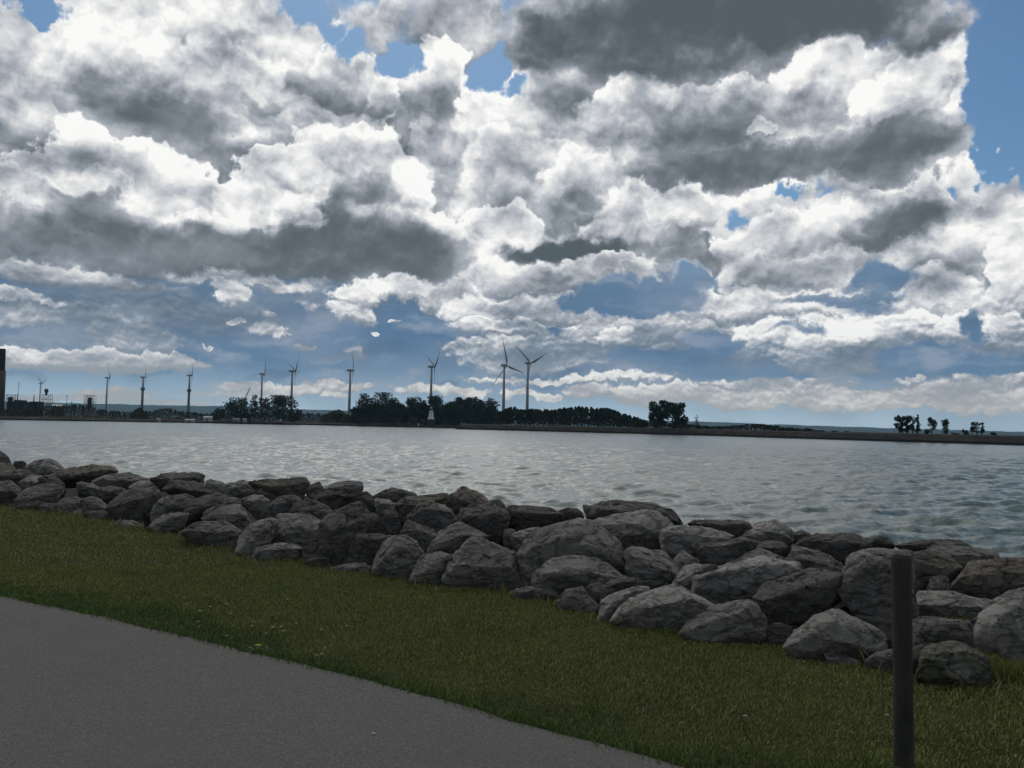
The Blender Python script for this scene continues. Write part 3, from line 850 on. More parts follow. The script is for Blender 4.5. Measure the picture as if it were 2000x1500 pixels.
# (look, tint, row, outline in view coordinates, ridge points that stand out towards the viewer)
# row: c crest, m middle of the heap, f foot on the lawn
ROCKS = [
    ("dark rounded boulder", 'd', 'c', [(-40, 890), (-20, 876), (0, 881), (12, 890), (21, 903), (14, 912), (-40, 915)], [(-5, 895)]),
    ("tiny dark knob of rock", 'd', 'c', [(24, 911), (30, 899), (42, 899), (51, 905), (48, 918), (27, 918)], []),
    ("peaked slab with a sunlit back", 'g', 'c', [(48, 914), (70, 900), (97, 896), (106, 905), (128, 917), (112, 930), (60, 930)], [(88, 911), (104, 917)]),
    ("low tan slab", 'b', 'c', [(-40, 905), (0, 902), (20, 905), (30, 916), (10, 925), (-40, 928)], [(5, 915)]),
    ("broad flat dark slab", 'd', 'm', [(-40, 918), (20, 916), (46, 916), (72, 930), (50, 950), (-40, 950)], [(20, 928), (-10, 930)]),
    ("long overhanging brown slab", 'b', 'c', [(97, 928), (140, 915), (180, 909), (222, 912), (228, 922), (206, 932), (170, 942), (120, 940)], [(150, 928), (205, 921)]),
    ("thin pale flat slab", 'p', 'c', [(176, 944), (205, 928), (250, 924), (287, 936), (262, 953), (190, 953)], [(200, 938), (262, 938)]),
    ("square-ended dark block", 'd', 'c', [(295, 936), (317, 926), (390, 922), (397, 928), (397, 944), (375, 950), (320, 948)], [(330, 935), (385, 933)]),
    ("small pale wedge", 'p', 'c', [(402, 940), (411, 935), (425, 939), (440, 946), (430, 957), (404, 956)], [(420, 945)]),
    ("flat pale slab top", 'p', 'c', [(433, 957), (442, 945), (470, 938), (500, 940), (506, 955), (480, 966), (440, 966)], [(460, 952)]),
    ("blunt grey block over a dark hollow", 'g', 'm', [(-40, 945), (20, 939), (40, 955), (37, 967), (15, 972), (-40, 970)], [(20, 960), (-10, 960)]),
    ("smooth triangular grey face", 'g', 'm', [(30, 976), (60, 955), (85, 941), (100, 942), (125, 958), (112, 976), (85, 992), (45, 990)], [(70, 972)]),
    ("narrow pale leaning slab", 'p', 'm', [(37, 945), (65, 926), (76, 930), (104, 940), (86, 944), (60, 957), (46, 957)], [(60, 942)]),
    ("dark flat-fronted block", 'd', 'm', [(72, 930), (105, 928), (120, 945), (128, 957), (110, 962), (84, 950)], [(98, 942)]),
    ("low grey hump", 'g', 'm', [(110, 985), (125, 975), (150, 971), (166, 980), (163, 998), (140, 1003), (116, 998)], [(140, 985)]),
    ("flat low slab in the grass", 'd', 'f', [(26, 992), (60, 980), (85, 977), (92, 990), (62, 1000), (36, 1000)], [(60, 988)]),
    ("dark low wedge", 'd', 'f', [(78, 987), (105, 981), (128, 993), (137, 1006), (102, 1009), (80, 1002)], [(105, 993)]),
    ("slender slanting slab", 'g', 'm', [(150, 943), (162, 940), (185, 951), (202, 958), (190, 968), (152, 958)], [(175, 953)]),
    ("low flat grey slab", 'g', 'm', [(188, 954), (225, 949), (247, 955), (242, 970), (198, 974)], [(215, 960)]),
    ("bright-edged wedge over a black hollow", 'g', 'm', [(158, 975), (178, 969), (196, 980), (212, 996), (182, 1004), (163, 995)], [(172, 982), (196, 990)]),
    ("small pale chip at the grass", 'p', 'f', [(130, 1008), (150, 996), (166, 994), (170, 1012), (140, 1015)], [(155, 1004)]),
    ("low dark block", 'd', 'f', [(163, 1000), (200, 996), (222, 1004), (224, 1018), (180, 1021)], [(195, 1006)]),
    ("broad dark slanting boulder", 'd', 'm', [(208, 992), (225, 972), (255, 957), (300, 950), (314, 965), (302, 987), (292, 1006), (262, 1014), (232, 1010)], [(245, 985), (280, 972)]),
    ("thin pale strip of slab", 'p', 'm', [(253, 953), (270, 941), (326, 937), (332, 946), (310, 957)], [(290, 950)]),
    ("long dark slanting slab", 'd', 'm', [(318, 957), (335, 937), (372, 941), (410, 954), (432, 965), (400, 973), (358, 967)], [(350, 952), (395, 963)]),
    ("speckled tilted grey boulder", 'g', 'm', [(296, 1003), (310, 980), (330, 965), (350, 960), (380, 972), (371, 992), (350, 1006), (320, 1014), (300, 1022)], [(330, 988), (352, 982)]),
    ("long wedge with a bright upper edge", 'g', 'f', [(291, 1028), (315, 1010), (350, 1000), (368, 1004), (360, 1026), (312, 1040)], [(325, 1018), (350, 1010)]),
    ("dark broad-backed boulder", 'd', 'm', [(358, 1002), (375, 980), (420, 963), (466, 974), (471, 988), (440, 994), (398, 1008), (368, 1018)], [(400, 988), (445, 982)]),
    ("grey block with a lit flat top", 'g', 'm', [(394, 1014), (405, 998), (430, 988), (468, 986), (482, 1002), (490, 1022), (470, 1036), (430, 1030)], [(422, 1012), (468, 1002)]),
    ("large flat-topped angular boulder", 'g', 'f', [(352, 1040), (375, 1022), (400, 1018), (437, 1016), (456, 1025), (476, 1040), (466, 1062), (450, 1080), (425, 1076), (375, 1056)], [(372, 1036), (420, 1042), (455, 1040)]),
    ("small half-buried stone", 'g', 'f', [(222, 1026), (232, 1014), (255, 1017), (279, 1026), (276, 1038), (240, 1037)], [(250, 1025)]),
    ("tiny dark stone in the grass", 'd', 'f', [(270, 1036), (288, 1030), (304, 1036), (302, 1045), (276, 1044)], []),
    ("long flat-topped brown block", 'b', 'c', [(488, 943), (520, 936), (570, 934), (595, 934), (603, 945), (600, 958), (588, 976), (560, 975), (540, 966), (510, 955)], [(525, 950), (585, 948)]),
    ("small dark peak", 'd', 'c', [(598, 957), (610, 945), (623, 941), (634, 953), (626, 964), (604, 967)], [(618, 953)]),
    ("square block standing proud", 'g', 'c', [(634, 955), (660, 944), (685, 937), (706, 939), (707, 957), (698, 966), (676, 958)], [(672, 950), (695, 950)]),
    ("dark rounded block", 'd', 'm', [(596, 976), (620, 959), (656, 952), (677, 958), (688, 972), (680, 985), (650, 1004), (618, 992)], [(630, 975), (660, 970)]),
    ("narrow dark upright boulder", 'd', 'm', [(678, 968), (700, 960), (713, 956), (724, 966), (734, 987), (726, 1004), (702, 988)], [(708, 972)]),
    ("small pale flat face", 'p', 'm', [(467, 976), (490, 967), (516, 968), (527, 976), (522, 994), (510, 1004), (496, 992), (480, 987)], [(500, 980)]),
    ("small jagged dark edge", 'd', 'm', [(498, 961), (510, 952), (530, 964), (545, 973), (525, 979)], [(520, 967)]),
    ("dark cube with black side", 'd', 'm', [(521, 988), (545, 970), (575, 965), (589, 970), (595, 983), (582, 994), (560, 1000), (550, 1012), (522, 1014)], [(545, 982), (575, 978)]),
    ("rounded mid-grey face", 'g', 'm', [(567, 998), (580, 980), (606, 976), (637, 988), (652, 1002), (640, 1019), (612, 1020), (590, 1010)], [(610, 996)]),
    ("huge dark fissured boulder", 'd', 'f', [(628, 1020), (655, 1000), (700, 978), (716, 990), (727, 1012), (706, 1040), (696, 1075), (680, 1096), (650, 1102), (626, 1080), (622, 1045)], [(650, 1036), (700, 1018)]),
    ("rounded pale-backed boulder", 'g', 'f', [(460, 1079), (470, 1060), (490, 1035), (520, 1015), (536, 1011), (543, 1022), (535, 1045), (522, 1072), (500, 1086), (478, 1085)], [(505, 1046), (520, 1032)]),
    ("angular boulder flecked with white scars", 'g', 'm', [(520, 1056), (537, 1020), (548, 1003), (566, 999), (592, 998), (612, 1012), (634, 1022), (630, 1050), (606, 1062), (560, 1066), (526, 1070)], [(545, 1042), (583, 1020), (600, 1048)]),
    ("flat-topped short block", 'g', 'f', [(490, 1092), (505, 1070), (520, 1065), (545, 1062), (580, 1063), (592, 1070), (590, 1088), (578, 1098), (520, 1097)], [(512, 1074), (582, 1072)]),
    ("dark pointed boulder", 'd', 'm', [(698, 1022), (720, 1000), (737, 1010), (752, 1025), (755, 1040), (720, 1046), (700, 1042)], [(722, 1022)]),
    ("squared dark block", 'd', 'f', [(676, 1096), (690, 1058), (696, 1039), (711, 1035), (767, 1044), (775, 1054), (740, 1102), (700, 1106)], [(700, 1050), (762, 1055)]),
    ("low pale stone at the grass", 'p', 'f', [(646, 1112), (680, 1101), (710, 1099), (724, 1107), (717, 1121), (668, 1121)], [(685, 1108)]),
    ("dark sunken stone", 'd', 'f', [(596, 1096), (620, 1086), (646, 1092), (642, 1106), (603, 1107)], [(620, 1094)]),
    ("small pale tabletop block", 'p', 'm', [(727, 980), (735, 972), (766, 978), (773, 985), (766, 998), (735, 998)], [(738, 981), (765, 985)]),
    ("low dark cap", 'd', 'c', [(729, 971), (750, 960), (765, 953), (786, 956), (813, 966), (800, 978), (760, 981)], [(768, 964)]),
    ("narrow slanting shard", 'g', 'm', [(743, 1002), (760, 993), (771, 987), (779, 1010), (784, 1038), (758, 1040), (748, 1020)], [(766, 1004)]),
    ("long flat slab with a sharp end", 'b', 'c', [(768, 986), (790, 973), (830, 966), (870, 964), (886, 973), (887, 992), (868, 1002), (820, 992)], [(800, 980), (870, 977)]),
    ("dark overhung block", 'd', 'm', [(766, 986), (790, 974), (826, 978), (832, 988), (816, 1002), (801, 1014), (796, 1034), (779, 1012)], [(790, 986), (818, 986)]),
    ("sharp-edged pyramid boulder", 'g', 'm', [(794, 1012), (812, 990), (829, 976), (842, 982), (881, 995), (893, 1019), (880, 1034), (854, 1050), (826, 1038), (808, 1026)], [(824, 998), (878, 1003)]),
    ("plain grey wedge face", 'g', 'm', [(783, 1040), (796, 1018), (816, 1015), (834, 1032), (856, 1050), (840, 1078), (824, 1084), (808, 1058)], [(816, 1034)]),
    ("tall gabled boulder with a dark hollow front", 'g', 'f', [(728, 1116), (745, 1085), (770, 1050), (784, 1036), (801, 1043), (816, 1060), (826, 1085), (822, 1108), (808, 1120), (770, 1130), (740, 1124)], [(752, 1092), (783, 1068), (796, 1085)]),
    ("lit slab sloping over a black gap", 'g', 'm', [(831, 1092), (845, 1060), (870, 1035), (895, 1022), (917, 1030), (947, 1040), (952, 1048), (910, 1062), (882, 1080), (850, 1092)], [(868, 1062), (905, 1046)]),
    ("small triangular stone", 'g', 'f', [(802, 1133), (830, 1100), (862, 1074), (877, 1077), (883, 1090), (873, 1108), (868, 1132), (838, 1144)], [(845, 1106), (868, 1090)]),
    ("big blunt boulder with a black undercut", 'g', 'f', [(866, 1130), (880, 1095), (900, 1075), (922, 1050), (950, 1047), (976, 1060), (1002, 1070), (1014, 1090), (1016, 1112), (1013, 1146), (960, 1149), (895, 1143)], [(886, 1106), (945, 1108), (1000, 1108), (975, 1075)]),
    ("horned boulder with a peaked tip", 'b', 'c', [(882, 988), (881, 965), (886, 957), (905, 951), (916, 960), (942, 972), (957, 982), (940, 994), (890, 1000)], [(895, 975), (930, 980)]),
    ("small dark end piece", 'd', 'c', [(938, 987), (956, 978), (976, 976), (988, 990), (978, 998), (950, 998)], [(965, 985)]),
    ("rough broad dark boulder", 'd', 'm', [(884, 1005), (900, 994), (936, 986), (966, 981), (987, 990), (994, 1012), (984, 1046), (950, 1050), (915, 1036), (894, 1022)], [(915, 1008), (965, 1000), (970, 1024)]),
    ("long straight-edged dark slab", 'd', 'c', [(986, 993), (1000, 988), (1060, 990), (1102, 998), (1108, 1006), (1100, 1018), (1050, 1032), (1010, 1040), (994, 1025)], [(1005, 1000), (1095, 1006)]),
    ("low dark end slab", 'd', 'c', [(1088, 998), (1105, 993), (1121, 991), (1136, 999), (1140, 1010), (1110, 1016)], [(1115, 1002)]),
    ("tiny wedged block", 'g', 'm', [(982, 1047), (985, 1034), (1004, 1032), (1008, 1046), (1002, 1060), (988, 1060)], [(995, 1042)]),
    ("narrow grey shard", 'g', 'm', [(998, 1052), (1005, 1041), (1030, 1034), (1052, 1029), (1042, 1055), (1020, 1080), (1008, 1066)], [(1020, 1050)]),
    ("largest smooth whale-backed boulder", 'g', 'f', [(1013, 1124), (1012, 1085), (1030, 1058), (1045, 1037), (1100, 1020), (1150, 1011), (1181, 1035), (1207, 1060), (1224, 1086), (1216, 1108), (1180, 1112), (1100, 1140), (1030, 1149)], [(1040, 1080), (1110, 1050), (1165, 1070), (1150, 1045)]),
    ("wide craggy boulder with white chips", 'g', 'f', [(1040, 1143), (1048, 1114), (1075, 1094), (1150, 1082), (1176, 1094), (1212, 1120), (1232, 1142), (1170, 1158), (1110, 1168), (1060, 1166)], [(1070, 1120), (1140, 1108), (1165, 1128)]),
    ("low slab sunk in the turf", 'g', 'f', [(993, 1157), (1030, 1146), (1080, 1149), (1092, 1166), (1060, 1173), (1010, 1168)], [(1045, 1155)]),
    ("rough dark crest slab with a ragged top", 'd', 'c', [(1137, 1003), (1144, 988), (1160, 987), (1190, 981), (1206, 977), (1270, 984), (1311, 995), (1331, 1008), (1329, 1022), (1300, 1030), (1200, 1016), (1150, 1010)], [(1180, 995), (1290, 1005)]),
    ("smooth domed pale boulder", 'p', 'm', [(1148, 1032), (1160, 1017), (1215, 1003), (1245, 1000), (1275, 994), (1291, 1000), (1312, 1026), (1306, 1055), (1265, 1072), (1225, 1066), (1180, 1050)], [(1180, 1030), (1250, 1022), (1270, 1040)]),
    ("dark split face under a pale dome", 'd', 'm', [(1166, 1038), (1215, 1040), (1246, 1029), (1262, 1045), (1252, 1070), (1228, 1082), (1192, 1066)], [(1200, 1050), (1248, 1042)]),
    ("long flat tabletop slab", 'p', 'm', [(1291, 1034), (1320, 1024), (1340, 1022), (1400, 1034), (1433, 1046), (1426, 1060), (1372, 1086), (1330, 1092), (1298, 1088), (1292, 1060)], [(1298, 1040), (1330, 1052), (1420, 1052)]),
    ("thick dark crest slab", 'd', 'c', [(1338, 1021), (1355, 1014), (1400, 1017), (1450, 1015), (1461, 1023), (1467, 1036), (1430, 1048), (1390, 1036)], [(1380, 1025), (1450, 1024)]),
    ("grey lozenge boulder", 'g', 'm', [(1220, 1088), (1225, 1067), (1250, 1072), (1286, 1090), (1312, 1109), (1328, 1121), (1312, 1138), (1260, 1144), (1226, 1120)], [(1240, 1096), (1290, 1112)]),
    ("small round pale stone", 'p', 'm', [(1311, 1101), (1320, 1085), (1333, 1076), (1356, 1082), (1364, 1091), (1362, 1106), (1338, 1120), (1322, 1124)], [(1336, 1096)]),
    ("low ledge stone", 'd', 'm', [(1168, 1152), (1190, 1133), (1240, 1126), (1253, 1134), (1250, 1150), (1215, 1162), (1182, 1174)], [(1205, 1142)]),
    ("craggy dark stub", 'd', 'f', [(1086, 1176), (1105, 1150), (1130, 1142), (1143, 1155), (1152, 1170), (1167, 1185), (1168, 1214), (1130, 1208), (1092, 1192)], [(1118, 1170), (1145, 1188)]),
    ("craggy pale broken block", 'p', 'f', [(1166, 1198), (1175, 1175), (1205, 1155), (1240, 1144), (1264, 1147), (1266, 1162), (1240, 1180), (1212, 1200), (1188, 1214), (1170, 1212)], [(1200, 1178), (1240, 1160)]),
    ("dark wedge sunk between two stones", 'd', 'm', [(1138, 1152), (1170, 1135), (1184, 1155), (1182, 1184), (1160, 1186)], [(1166, 1158)]),
    ("broad pale slanting boulder", 'p', 'f', [(1197, 1212), (1205, 1194), (1230, 1170), (1290, 1150), (1320, 1144), (1346, 1154), (1354, 1165), (1382, 1180), (1408, 1192), (1392, 1214), (1330, 1228), (1255, 1231), (1212, 1225)], [(1235, 1192), (1300, 1178), (1352, 1170), (1320, 1210)]),
    ("long narrow strip stone", 'g', 'm', [(1313, 1142), (1340, 1120), (1360, 1104), (1386, 1096), (1403, 1095), (1392, 1112), (1366, 1128), (1356, 1160), (1330, 1156)], [(1350, 1122)]),
    ("long lit block with a flat front", 'p', 'm', [(1352, 1128), (1357, 1116), (1400, 1107), (1430, 1100), (1480, 1085), (1522, 1094), (1557, 1100), (1563, 1122), (1500, 1142), (1480, 1165), (1400, 1176), (1358, 1168)], [(1366, 1132), (1420, 1116), (1546, 1106), (1475, 1118)]),
    ("grey stone behind a long lit block", 'g', 'm', [(1418, 1102), (1450, 1085), (1480, 1071), (1500, 1077), (1522, 1090), (1548, 1100), (1500, 1112), (1440, 1112)], [(1480, 1086)]),
    ("square grey slab", 'g', 'm', [(1361, 1092), (1364, 1063), (1380, 1054), (1430, 1054), (1472, 1049), (1478, 1062), (1440, 1082), (1422, 1100), (1372, 1104)], [(1372, 1068), (1430, 1064)]),
    ("rough knobbly slab", 'd', 'm', [(1418, 1087), (1425, 1065), (1450, 1057), (1500, 1061), (1532, 1059), (1550, 1068), (1543, 1083), (1520, 1092), (1480, 1082), (1444, 1092)], [(1450, 1070), (1520, 1070)]),
    ("pale pointed peak", 'p', 'c', [(1440, 1053), (1480, 1035), (1500, 1020), (1515, 1013), (1531, 1018), (1545, 1036), (1548, 1056), (1500, 1062), (1450, 1062)], [(1490, 1042), (1520, 1038)]),
    ("little hump of rock", 'b', 'c', [(1542, 1044), (1565, 1035), (1587, 1047), (1575, 1056), (1550, 1056)], [(1566, 1045)]),
    ("long dark overhanging slab", 'd', 'c', [(1542, 1058), (1590, 1045), (1640, 1045), (1661, 1041), (1682, 1050), (1704, 1055), (1692, 1082), (1650, 1112), (1600, 1094), (1560, 1075)], [(1580, 1060), (1650, 1056), (1690, 1064)]),
    ("grey split slab with a lit upper face", 'g', 'm', [(1538, 1094), (1550, 1069), (1570, 1071), (1620, 1090), (1653, 1110), (1650, 1128), (1600, 1134), (1568, 1150), (1552, 1118)], [(1562, 1094), (1620, 1108)]),
    ("great dark boulder above a black hollow", 'd', 'f', [(1475, 1168), (1490, 1145), (1530, 1129), (1600, 1109), (1652, 1111), (1653, 1130), (1642, 1165), (1600, 1205), (1540, 1242), (1500, 1234), (1484, 1196)], [(1498, 1172), (1580, 1140), (1640, 1130)]),
    ("wedge boulder with a straight sloping edge", 'g', 'f', [(1326, 1240), (1350, 1224), (1400, 1199), (1440, 1174), (1463, 1165), (1478, 1180), (1494, 1210), (1510, 1244), (1450, 1256), (1400, 1254)], [(1410, 1212), (1425, 1228), (1458, 1186)]),
    ("broad grey boulder with glinting flecks", 'g', 'f', [(1532, 1264), (1560, 1234), (1600, 1204), (1620, 1190), (1641, 1193), (1682, 1215), (1722, 1240), (1728, 1272), (1680, 1284), (1615, 1290), (1560, 1281)], [(1580, 1250), (1640, 1252), (1625, 1215), (1690, 1250)]),
    ("tall craggy cleft boulder", 'g', 'f', [(1640, 1155), (1655, 1110), (1660, 1085), (1690, 1064), (1715, 1058), (1760, 1064), (1782, 1080), (1793, 1140), (1788, 1200), (1745, 1252), (1704, 1228), (1682, 1190), (1655, 1165)], [(1678, 1118), (1690, 1085), (1745, 1112), (1740, 1180)]),
    ("thin flat stone lying in the grass", 'g', 'f', [(1606, 1272), (1625, 1274), (1678, 1293), (1672, 1303), (1618, 1292)], []),
    ("dark tip above a craggy boulder", 'd', 'c', [(1694, 1062), (1703, 1052), (1716, 1044), (1731, 1053), (1747, 1064), (1720, 1072)], [(1717, 1057)]),
    ("long low dark crest slab", 'd', 'c', [(1746, 1064), (1785, 1054), (1820, 1052), (1870, 1055), (1886, 1060), (1900, 1071), (1860, 1082), (1790, 1080)], [(1800, 1064), (1870, 1066)]),
    ("flat pale crest slab", 'p', 'c', [(1798, 1082), (1810, 1069), (1850, 1064), (1940, 1076), (1951, 1080), (1954, 1094), (1930, 1108), (1880, 1112), (1830, 1098)], [(1820, 1084), (1885, 1096), (1946, 1088)]),
    ("brown rough-sided block", 'b', 'm', [(1772, 1085), (1795, 1069), (1817, 1084), (1850, 1098), (1882, 1108), (1868, 1134), (1838, 1158), (1800, 1158), (1778, 1125)], [(1800, 1100), (1850, 1114)]),
    ("small square grey plug", 'g', 'm', [(1810, 1158), (1820, 1127), (1850, 1124), (1855, 1136), (1858, 1164), (1828, 1170)], [(1838, 1140)]),
    ("tan slab with a dark flat front", 'b', 'm', [(1858, 1150), (1868, 1124), (1895, 1099), (1950, 1090), (2000, 1090), (2040, 1088), (2040, 1140), (1985, 1145), (1960, 1172), (1930, 1182), (1876, 1170)], [(1872, 1130), (1985, 1124), (2030, 1124)]),
    ("grey edge stone cut by the frame", 'g', 'm', [(1953, 1170), (1962, 1150), (1985, 1124), (2030, 1110), (2060, 1120), (2060, 1180), (1985, 1190)], [(1998, 1145)]),
    ("long flat bench-like slab", 'p', 'm', [(1788, 1184), (1795, 1155), (1850, 1156), (1900, 1169), (1938, 1175), (1930, 1205), (1912, 1218), (1850, 1210), (1800, 1210)], [(1794, 1180), (1840, 1178), (1915, 1194)]),
    ("grey squarish boulder", 'g', 'm', [(1776, 1218), (1790, 1204), (1840, 1204), (1892, 1214), (1908, 1240), (1894, 1268), (1830, 1274), (1780, 1270)], [(1800, 1222), (1845, 1216), (1850, 1245)]),
    ("great pale boulder leaning into the frame", 'p', 'f', [(1908, 1245), (1914, 1200), (1935, 1178), (1970, 1159), (2000, 1149), (2045, 1140), (2080, 1180), (2080, 1300), (2020, 1320), (1955, 1318), (1934, 1296), (1918, 1272)], [(1935, 1220), (1975, 1190), (1985, 1290)]),
    ("mossy grass-fringed block", 'm', 'f', [(1792, 1324), (1800, 1272), (1820, 1257), (1870, 1254), (1912, 1268), (1928, 1280), (1936, 1322), (1900, 1340), (1848, 1338)], [(1812, 1278), (1878, 1274), (1868, 1320)]),
    ("dark slab end behind a mossy block", 'd', 'f', [(1758, 1272), (1800, 1256), (1815, 1270), (1806, 1316), (1766, 1316)], [(1790, 1284)]),
    ("small dark stone wedged behind the pole", 'd', 'm', [(1770, 1146), (1785, 1138), (1795, 1155), (1792, 1178), (1774, 1182)], [(1785, 1158)]),
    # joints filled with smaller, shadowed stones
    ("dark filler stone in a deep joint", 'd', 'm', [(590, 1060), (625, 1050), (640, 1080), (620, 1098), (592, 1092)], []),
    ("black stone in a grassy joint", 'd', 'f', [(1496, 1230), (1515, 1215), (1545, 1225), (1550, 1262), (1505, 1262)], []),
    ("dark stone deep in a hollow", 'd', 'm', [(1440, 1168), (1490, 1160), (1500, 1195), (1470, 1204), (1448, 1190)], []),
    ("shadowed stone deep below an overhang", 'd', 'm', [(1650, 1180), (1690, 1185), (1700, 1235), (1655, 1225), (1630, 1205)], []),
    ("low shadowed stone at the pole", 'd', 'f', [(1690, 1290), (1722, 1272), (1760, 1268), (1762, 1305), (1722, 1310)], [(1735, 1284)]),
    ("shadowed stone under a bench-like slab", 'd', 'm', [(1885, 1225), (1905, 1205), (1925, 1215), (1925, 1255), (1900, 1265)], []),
]

PLACES = [(55, "at the left edge of view"), (118, "below the steel tower across the water"), (180, "under the steel frame across the water"), (245, "below the third turbine from left"),
          (325, "below the fourth turbine from left"), (420, "below the fifth turbine from left"), (500, "below the leftmost tree grove"), (590, "below the seventh turbine from left"), (645, "between the seventh and eighth turbines"),
          (720, "below the eighth turbine from left"), (800, "short of the lighthouse"), (890, "below the lighthouse"), (960, "just past the lighthouse"), (1030, "below the two nearest turbines"),
          (1120, "past the nearest turbines"), (1200, "below the long low wood"), (1270, "left of the twin trees' line"), (1350, "below the twin trees"), (1420, "past the twin trees"), (1500, "below the low scrub hump"),
          (1580, "below the bare far spit"), (1660, "well left of the post"), (1745, "just left of the post"), (1790, "behind the post"), (1860, "right of the post"), (1935, "near the right edge"), (9999, "at the right edge of view")]
ROWS = {'c': "on the crest", 'm': "in mid pile", 'f': "on the lawn's edge"}
seen = {}


def simplify(poly, n):
    """Drop the corners that turn least until n are left."""
    poly = list(poly)
    while len(poly) > n:
        k = len(poly)
        def turn(i):
            (ax, ay), (bx, by), (cx_, cy_) = poly[i - 1], poly[i], poly[(i + 1) % k]
            return abs((bx - ax) * (cy_ - ay) - (cx_ - ax) * (by - ay))
        poly.pop(min(range(k), key=turn))
    return poly


def boulder(look, tint, row, outline, ridge, seed):
    rr = random.Random(seed)
    xs = [p[0] for p in outline]; ys = [p[1] for p in outline]
    cx = (min(xs) + max(xs)) / 2; cy = sum(ys) / len(ys)
    yb, yc = interp(FOOT, cx), interp(CREST, cx)
    t = max(-.02, min(1.0, (yb - max(ys)) / (yb - yc)))
    D = foot_depth(cx) + 3.9 * t + (.0 if row != 'f' else -.02)
    w = (max(xs) - min(xs)) / F * D
    hh = (max(ys) - min(ys)) / F * D
    span = min(.8, max(.10, .42 * hh + .16 * w))
    y0, y1 = min(ys), max(ys)
    outline = [(cx + (x - cx) * 1.07, cy + (y - cy) * 1.07) for x, y in outline]
    ys = [p[1] for p in outline]; y0, y1 = min(ys), max(ys)
    corners = simplify(outline, 7)
    pts = []
    for (x, y) in corners:
        s = (y - y0) / (y1 - y0)
        pts.append(at(x, y, D + span * (1 - s) + .03 * w * (s > .7) + rr.uniform(-.03, .03) * w))
    low_ = sorted(corners, key=lambda q: -q[1])[:3]
    for (x, y) in low_:                                 # carry the body on down behind its neighbours
        s = (y - y0) / (y1 - y0)
        drop = .32 if row != 'f' else .12
        pts.append(at(cx + (x - cx) * .88, y, D + span * (1 - s) + .15 * w) - Vector((0, 0, drop * hh + .03)))
    for (x, y) in ((min(xs), y0 * .55 + y1 * .45), (max(xs), y0 * .55 + y1 * .45), (cx - .25 * (max(xs) - min(xs)), y0 + .16 * (y1 - y0)), (cx + .25 * (max(xs) - min(xs)), y0 + .16 * (y1 - y0))):
        pts.append(at(cx + (x - cx) * .85, y, D + span * (1 - (y - y0) / (y1 - y0)) + (.38 + .15 * rr.random()) * w + .06))
    for (x, y) in ridge[:3]:
        s = (y - y0) / (y1 - y0)
        pts.append(at(x, y, D + span * (1 - s) - .15 * w - .10 * hh))
    base = Vector((at(cx, cy, D).x, D + .25 * w, min(p.z for p in pts)))
    loc = [p - base for p in pts]
    # quarried faces: flat cuts across the hull
    cuts = [(rr.uniform(-.4, .4), -.85, rr.uniform(-.1, .5)), (rr.uniform(-.6, .6), .2, .9)]
    for cut in cuts:
        d = Vector(cut).normalized()
        ds = [q.dot(d) for q in loc]
        lim = max(ds) - (max(ds) - min(ds)) * rr.uniform(.04, .10)
        bm = bmesh.new()
        for q in loc: bm.verts.new(q)
        bmesh.ops.convex_hull(bm, input=list(bm.verts))
        bmesh.ops.bisect_plane(bm, geom=list(bm.verts) + list(bm.edges) + list(bm.faces), dist=1e-5, plane_co=d * lim, plane_no=d, clear_outer=True)
        loc = [v.co.copy() for v in bm.verts]
        bm.free()
    bm = bmesh.new()
    for q in loc: bm.verts.new(q)
    r = bmesh.ops.convex_hull(bm, input=list(bm.verts))
    bmesh.ops.delete(bm, geom=[e for e in r['geom_interior'] if isinstance(e, bmesh.types.BMVert)], context='VERTS')
    me = bpy.data.meshes.new("boulder")
    bm.to_mesh(me); bm.free()
    o = bpy.data.objects.new("boulder", me)
    COL.objects.link(o)
    md = o.modifiers.new("r", 'REMESH'); md.mode = 'VOXEL'; md.voxel_size = min(.045, max(.012, (w + hh) / 75))
    dg = bpy.context.evaluated_depsgraph_get()
    me2 = bpy.data.meshes.new_from_object(o.evaluated_get(dg))
    o.modifiers.clear(); o.data = me2; bpy.data.meshes.remove(me)
    me2.name = "boulder"
    n = len(me2.vertices)
    co = np.empty(n * 3, dtype=np.float32); me2.vertices.foreach_get("co", co); co = co.reshape(-1, 3)
    no = np.empty(n * 3, dtype=np.float32); me2.vertex_normals.foreach_get("vector", no); no = no.reshape(-1, 3)
    sz = min(1.0, w + hh)
    sh = Vector((seed * 3.7, seed * 1.3, seed * 7.1))
    ax = Vector((rr.uniform(-.5, .5), rr.uniform(-.5, .5), 1)).normalized()
    disp = np.empty(n, dtype=np.float32)
    for i in range(n):
        p = Vector(co[i]) + sh
        a = mnoise.noise(p * (2.0 / sz)) * .008 * sz
        b_ = mnoise.fractal(p * (6.5 / sz), .9, 2.1, 4) * .010 * sz
        l = p.dot(ax) * 11 / sz + 1.6 * mnoise.noise(p * (3.0 / sz))
        c_ = -abs(mnoise.noise(Vector((l, seed, 0)))) * .016 * sz            # bedding seams
        cr = abs(mnoise.noise(p * (3.6 / sz) + Vector((9, 9, 9))))
        q = p * (3.1 / sz)
        _, vp = mnoise.voronoi(q)
        g = Vector((mnoise.noise(vp[0] * 5.1), mnoise.noise(vp[0] * 5.1 + Vector((7, 1, 3))), mnoise.noise(vp[0] * 5.1 + Vector((2, 9, 5)))))
        b_ += (q - vp[0]).dot(g) * .035 * sz                                   # broken planes
        q2 = p * (8.0 / sz)
        _, vq = mnoise.voronoi(q2)
        g = Vector((mnoise.noise(vq[0] * 5.1), mnoise.noise(vq[0] * 5.1 + Vector((7, 1, 3))), mnoise.noise(vq[0] * 5.1 + Vector((2, 9, 5)))))
        b_ += (q2 - vq[0]).dot(g) * .022 * sz
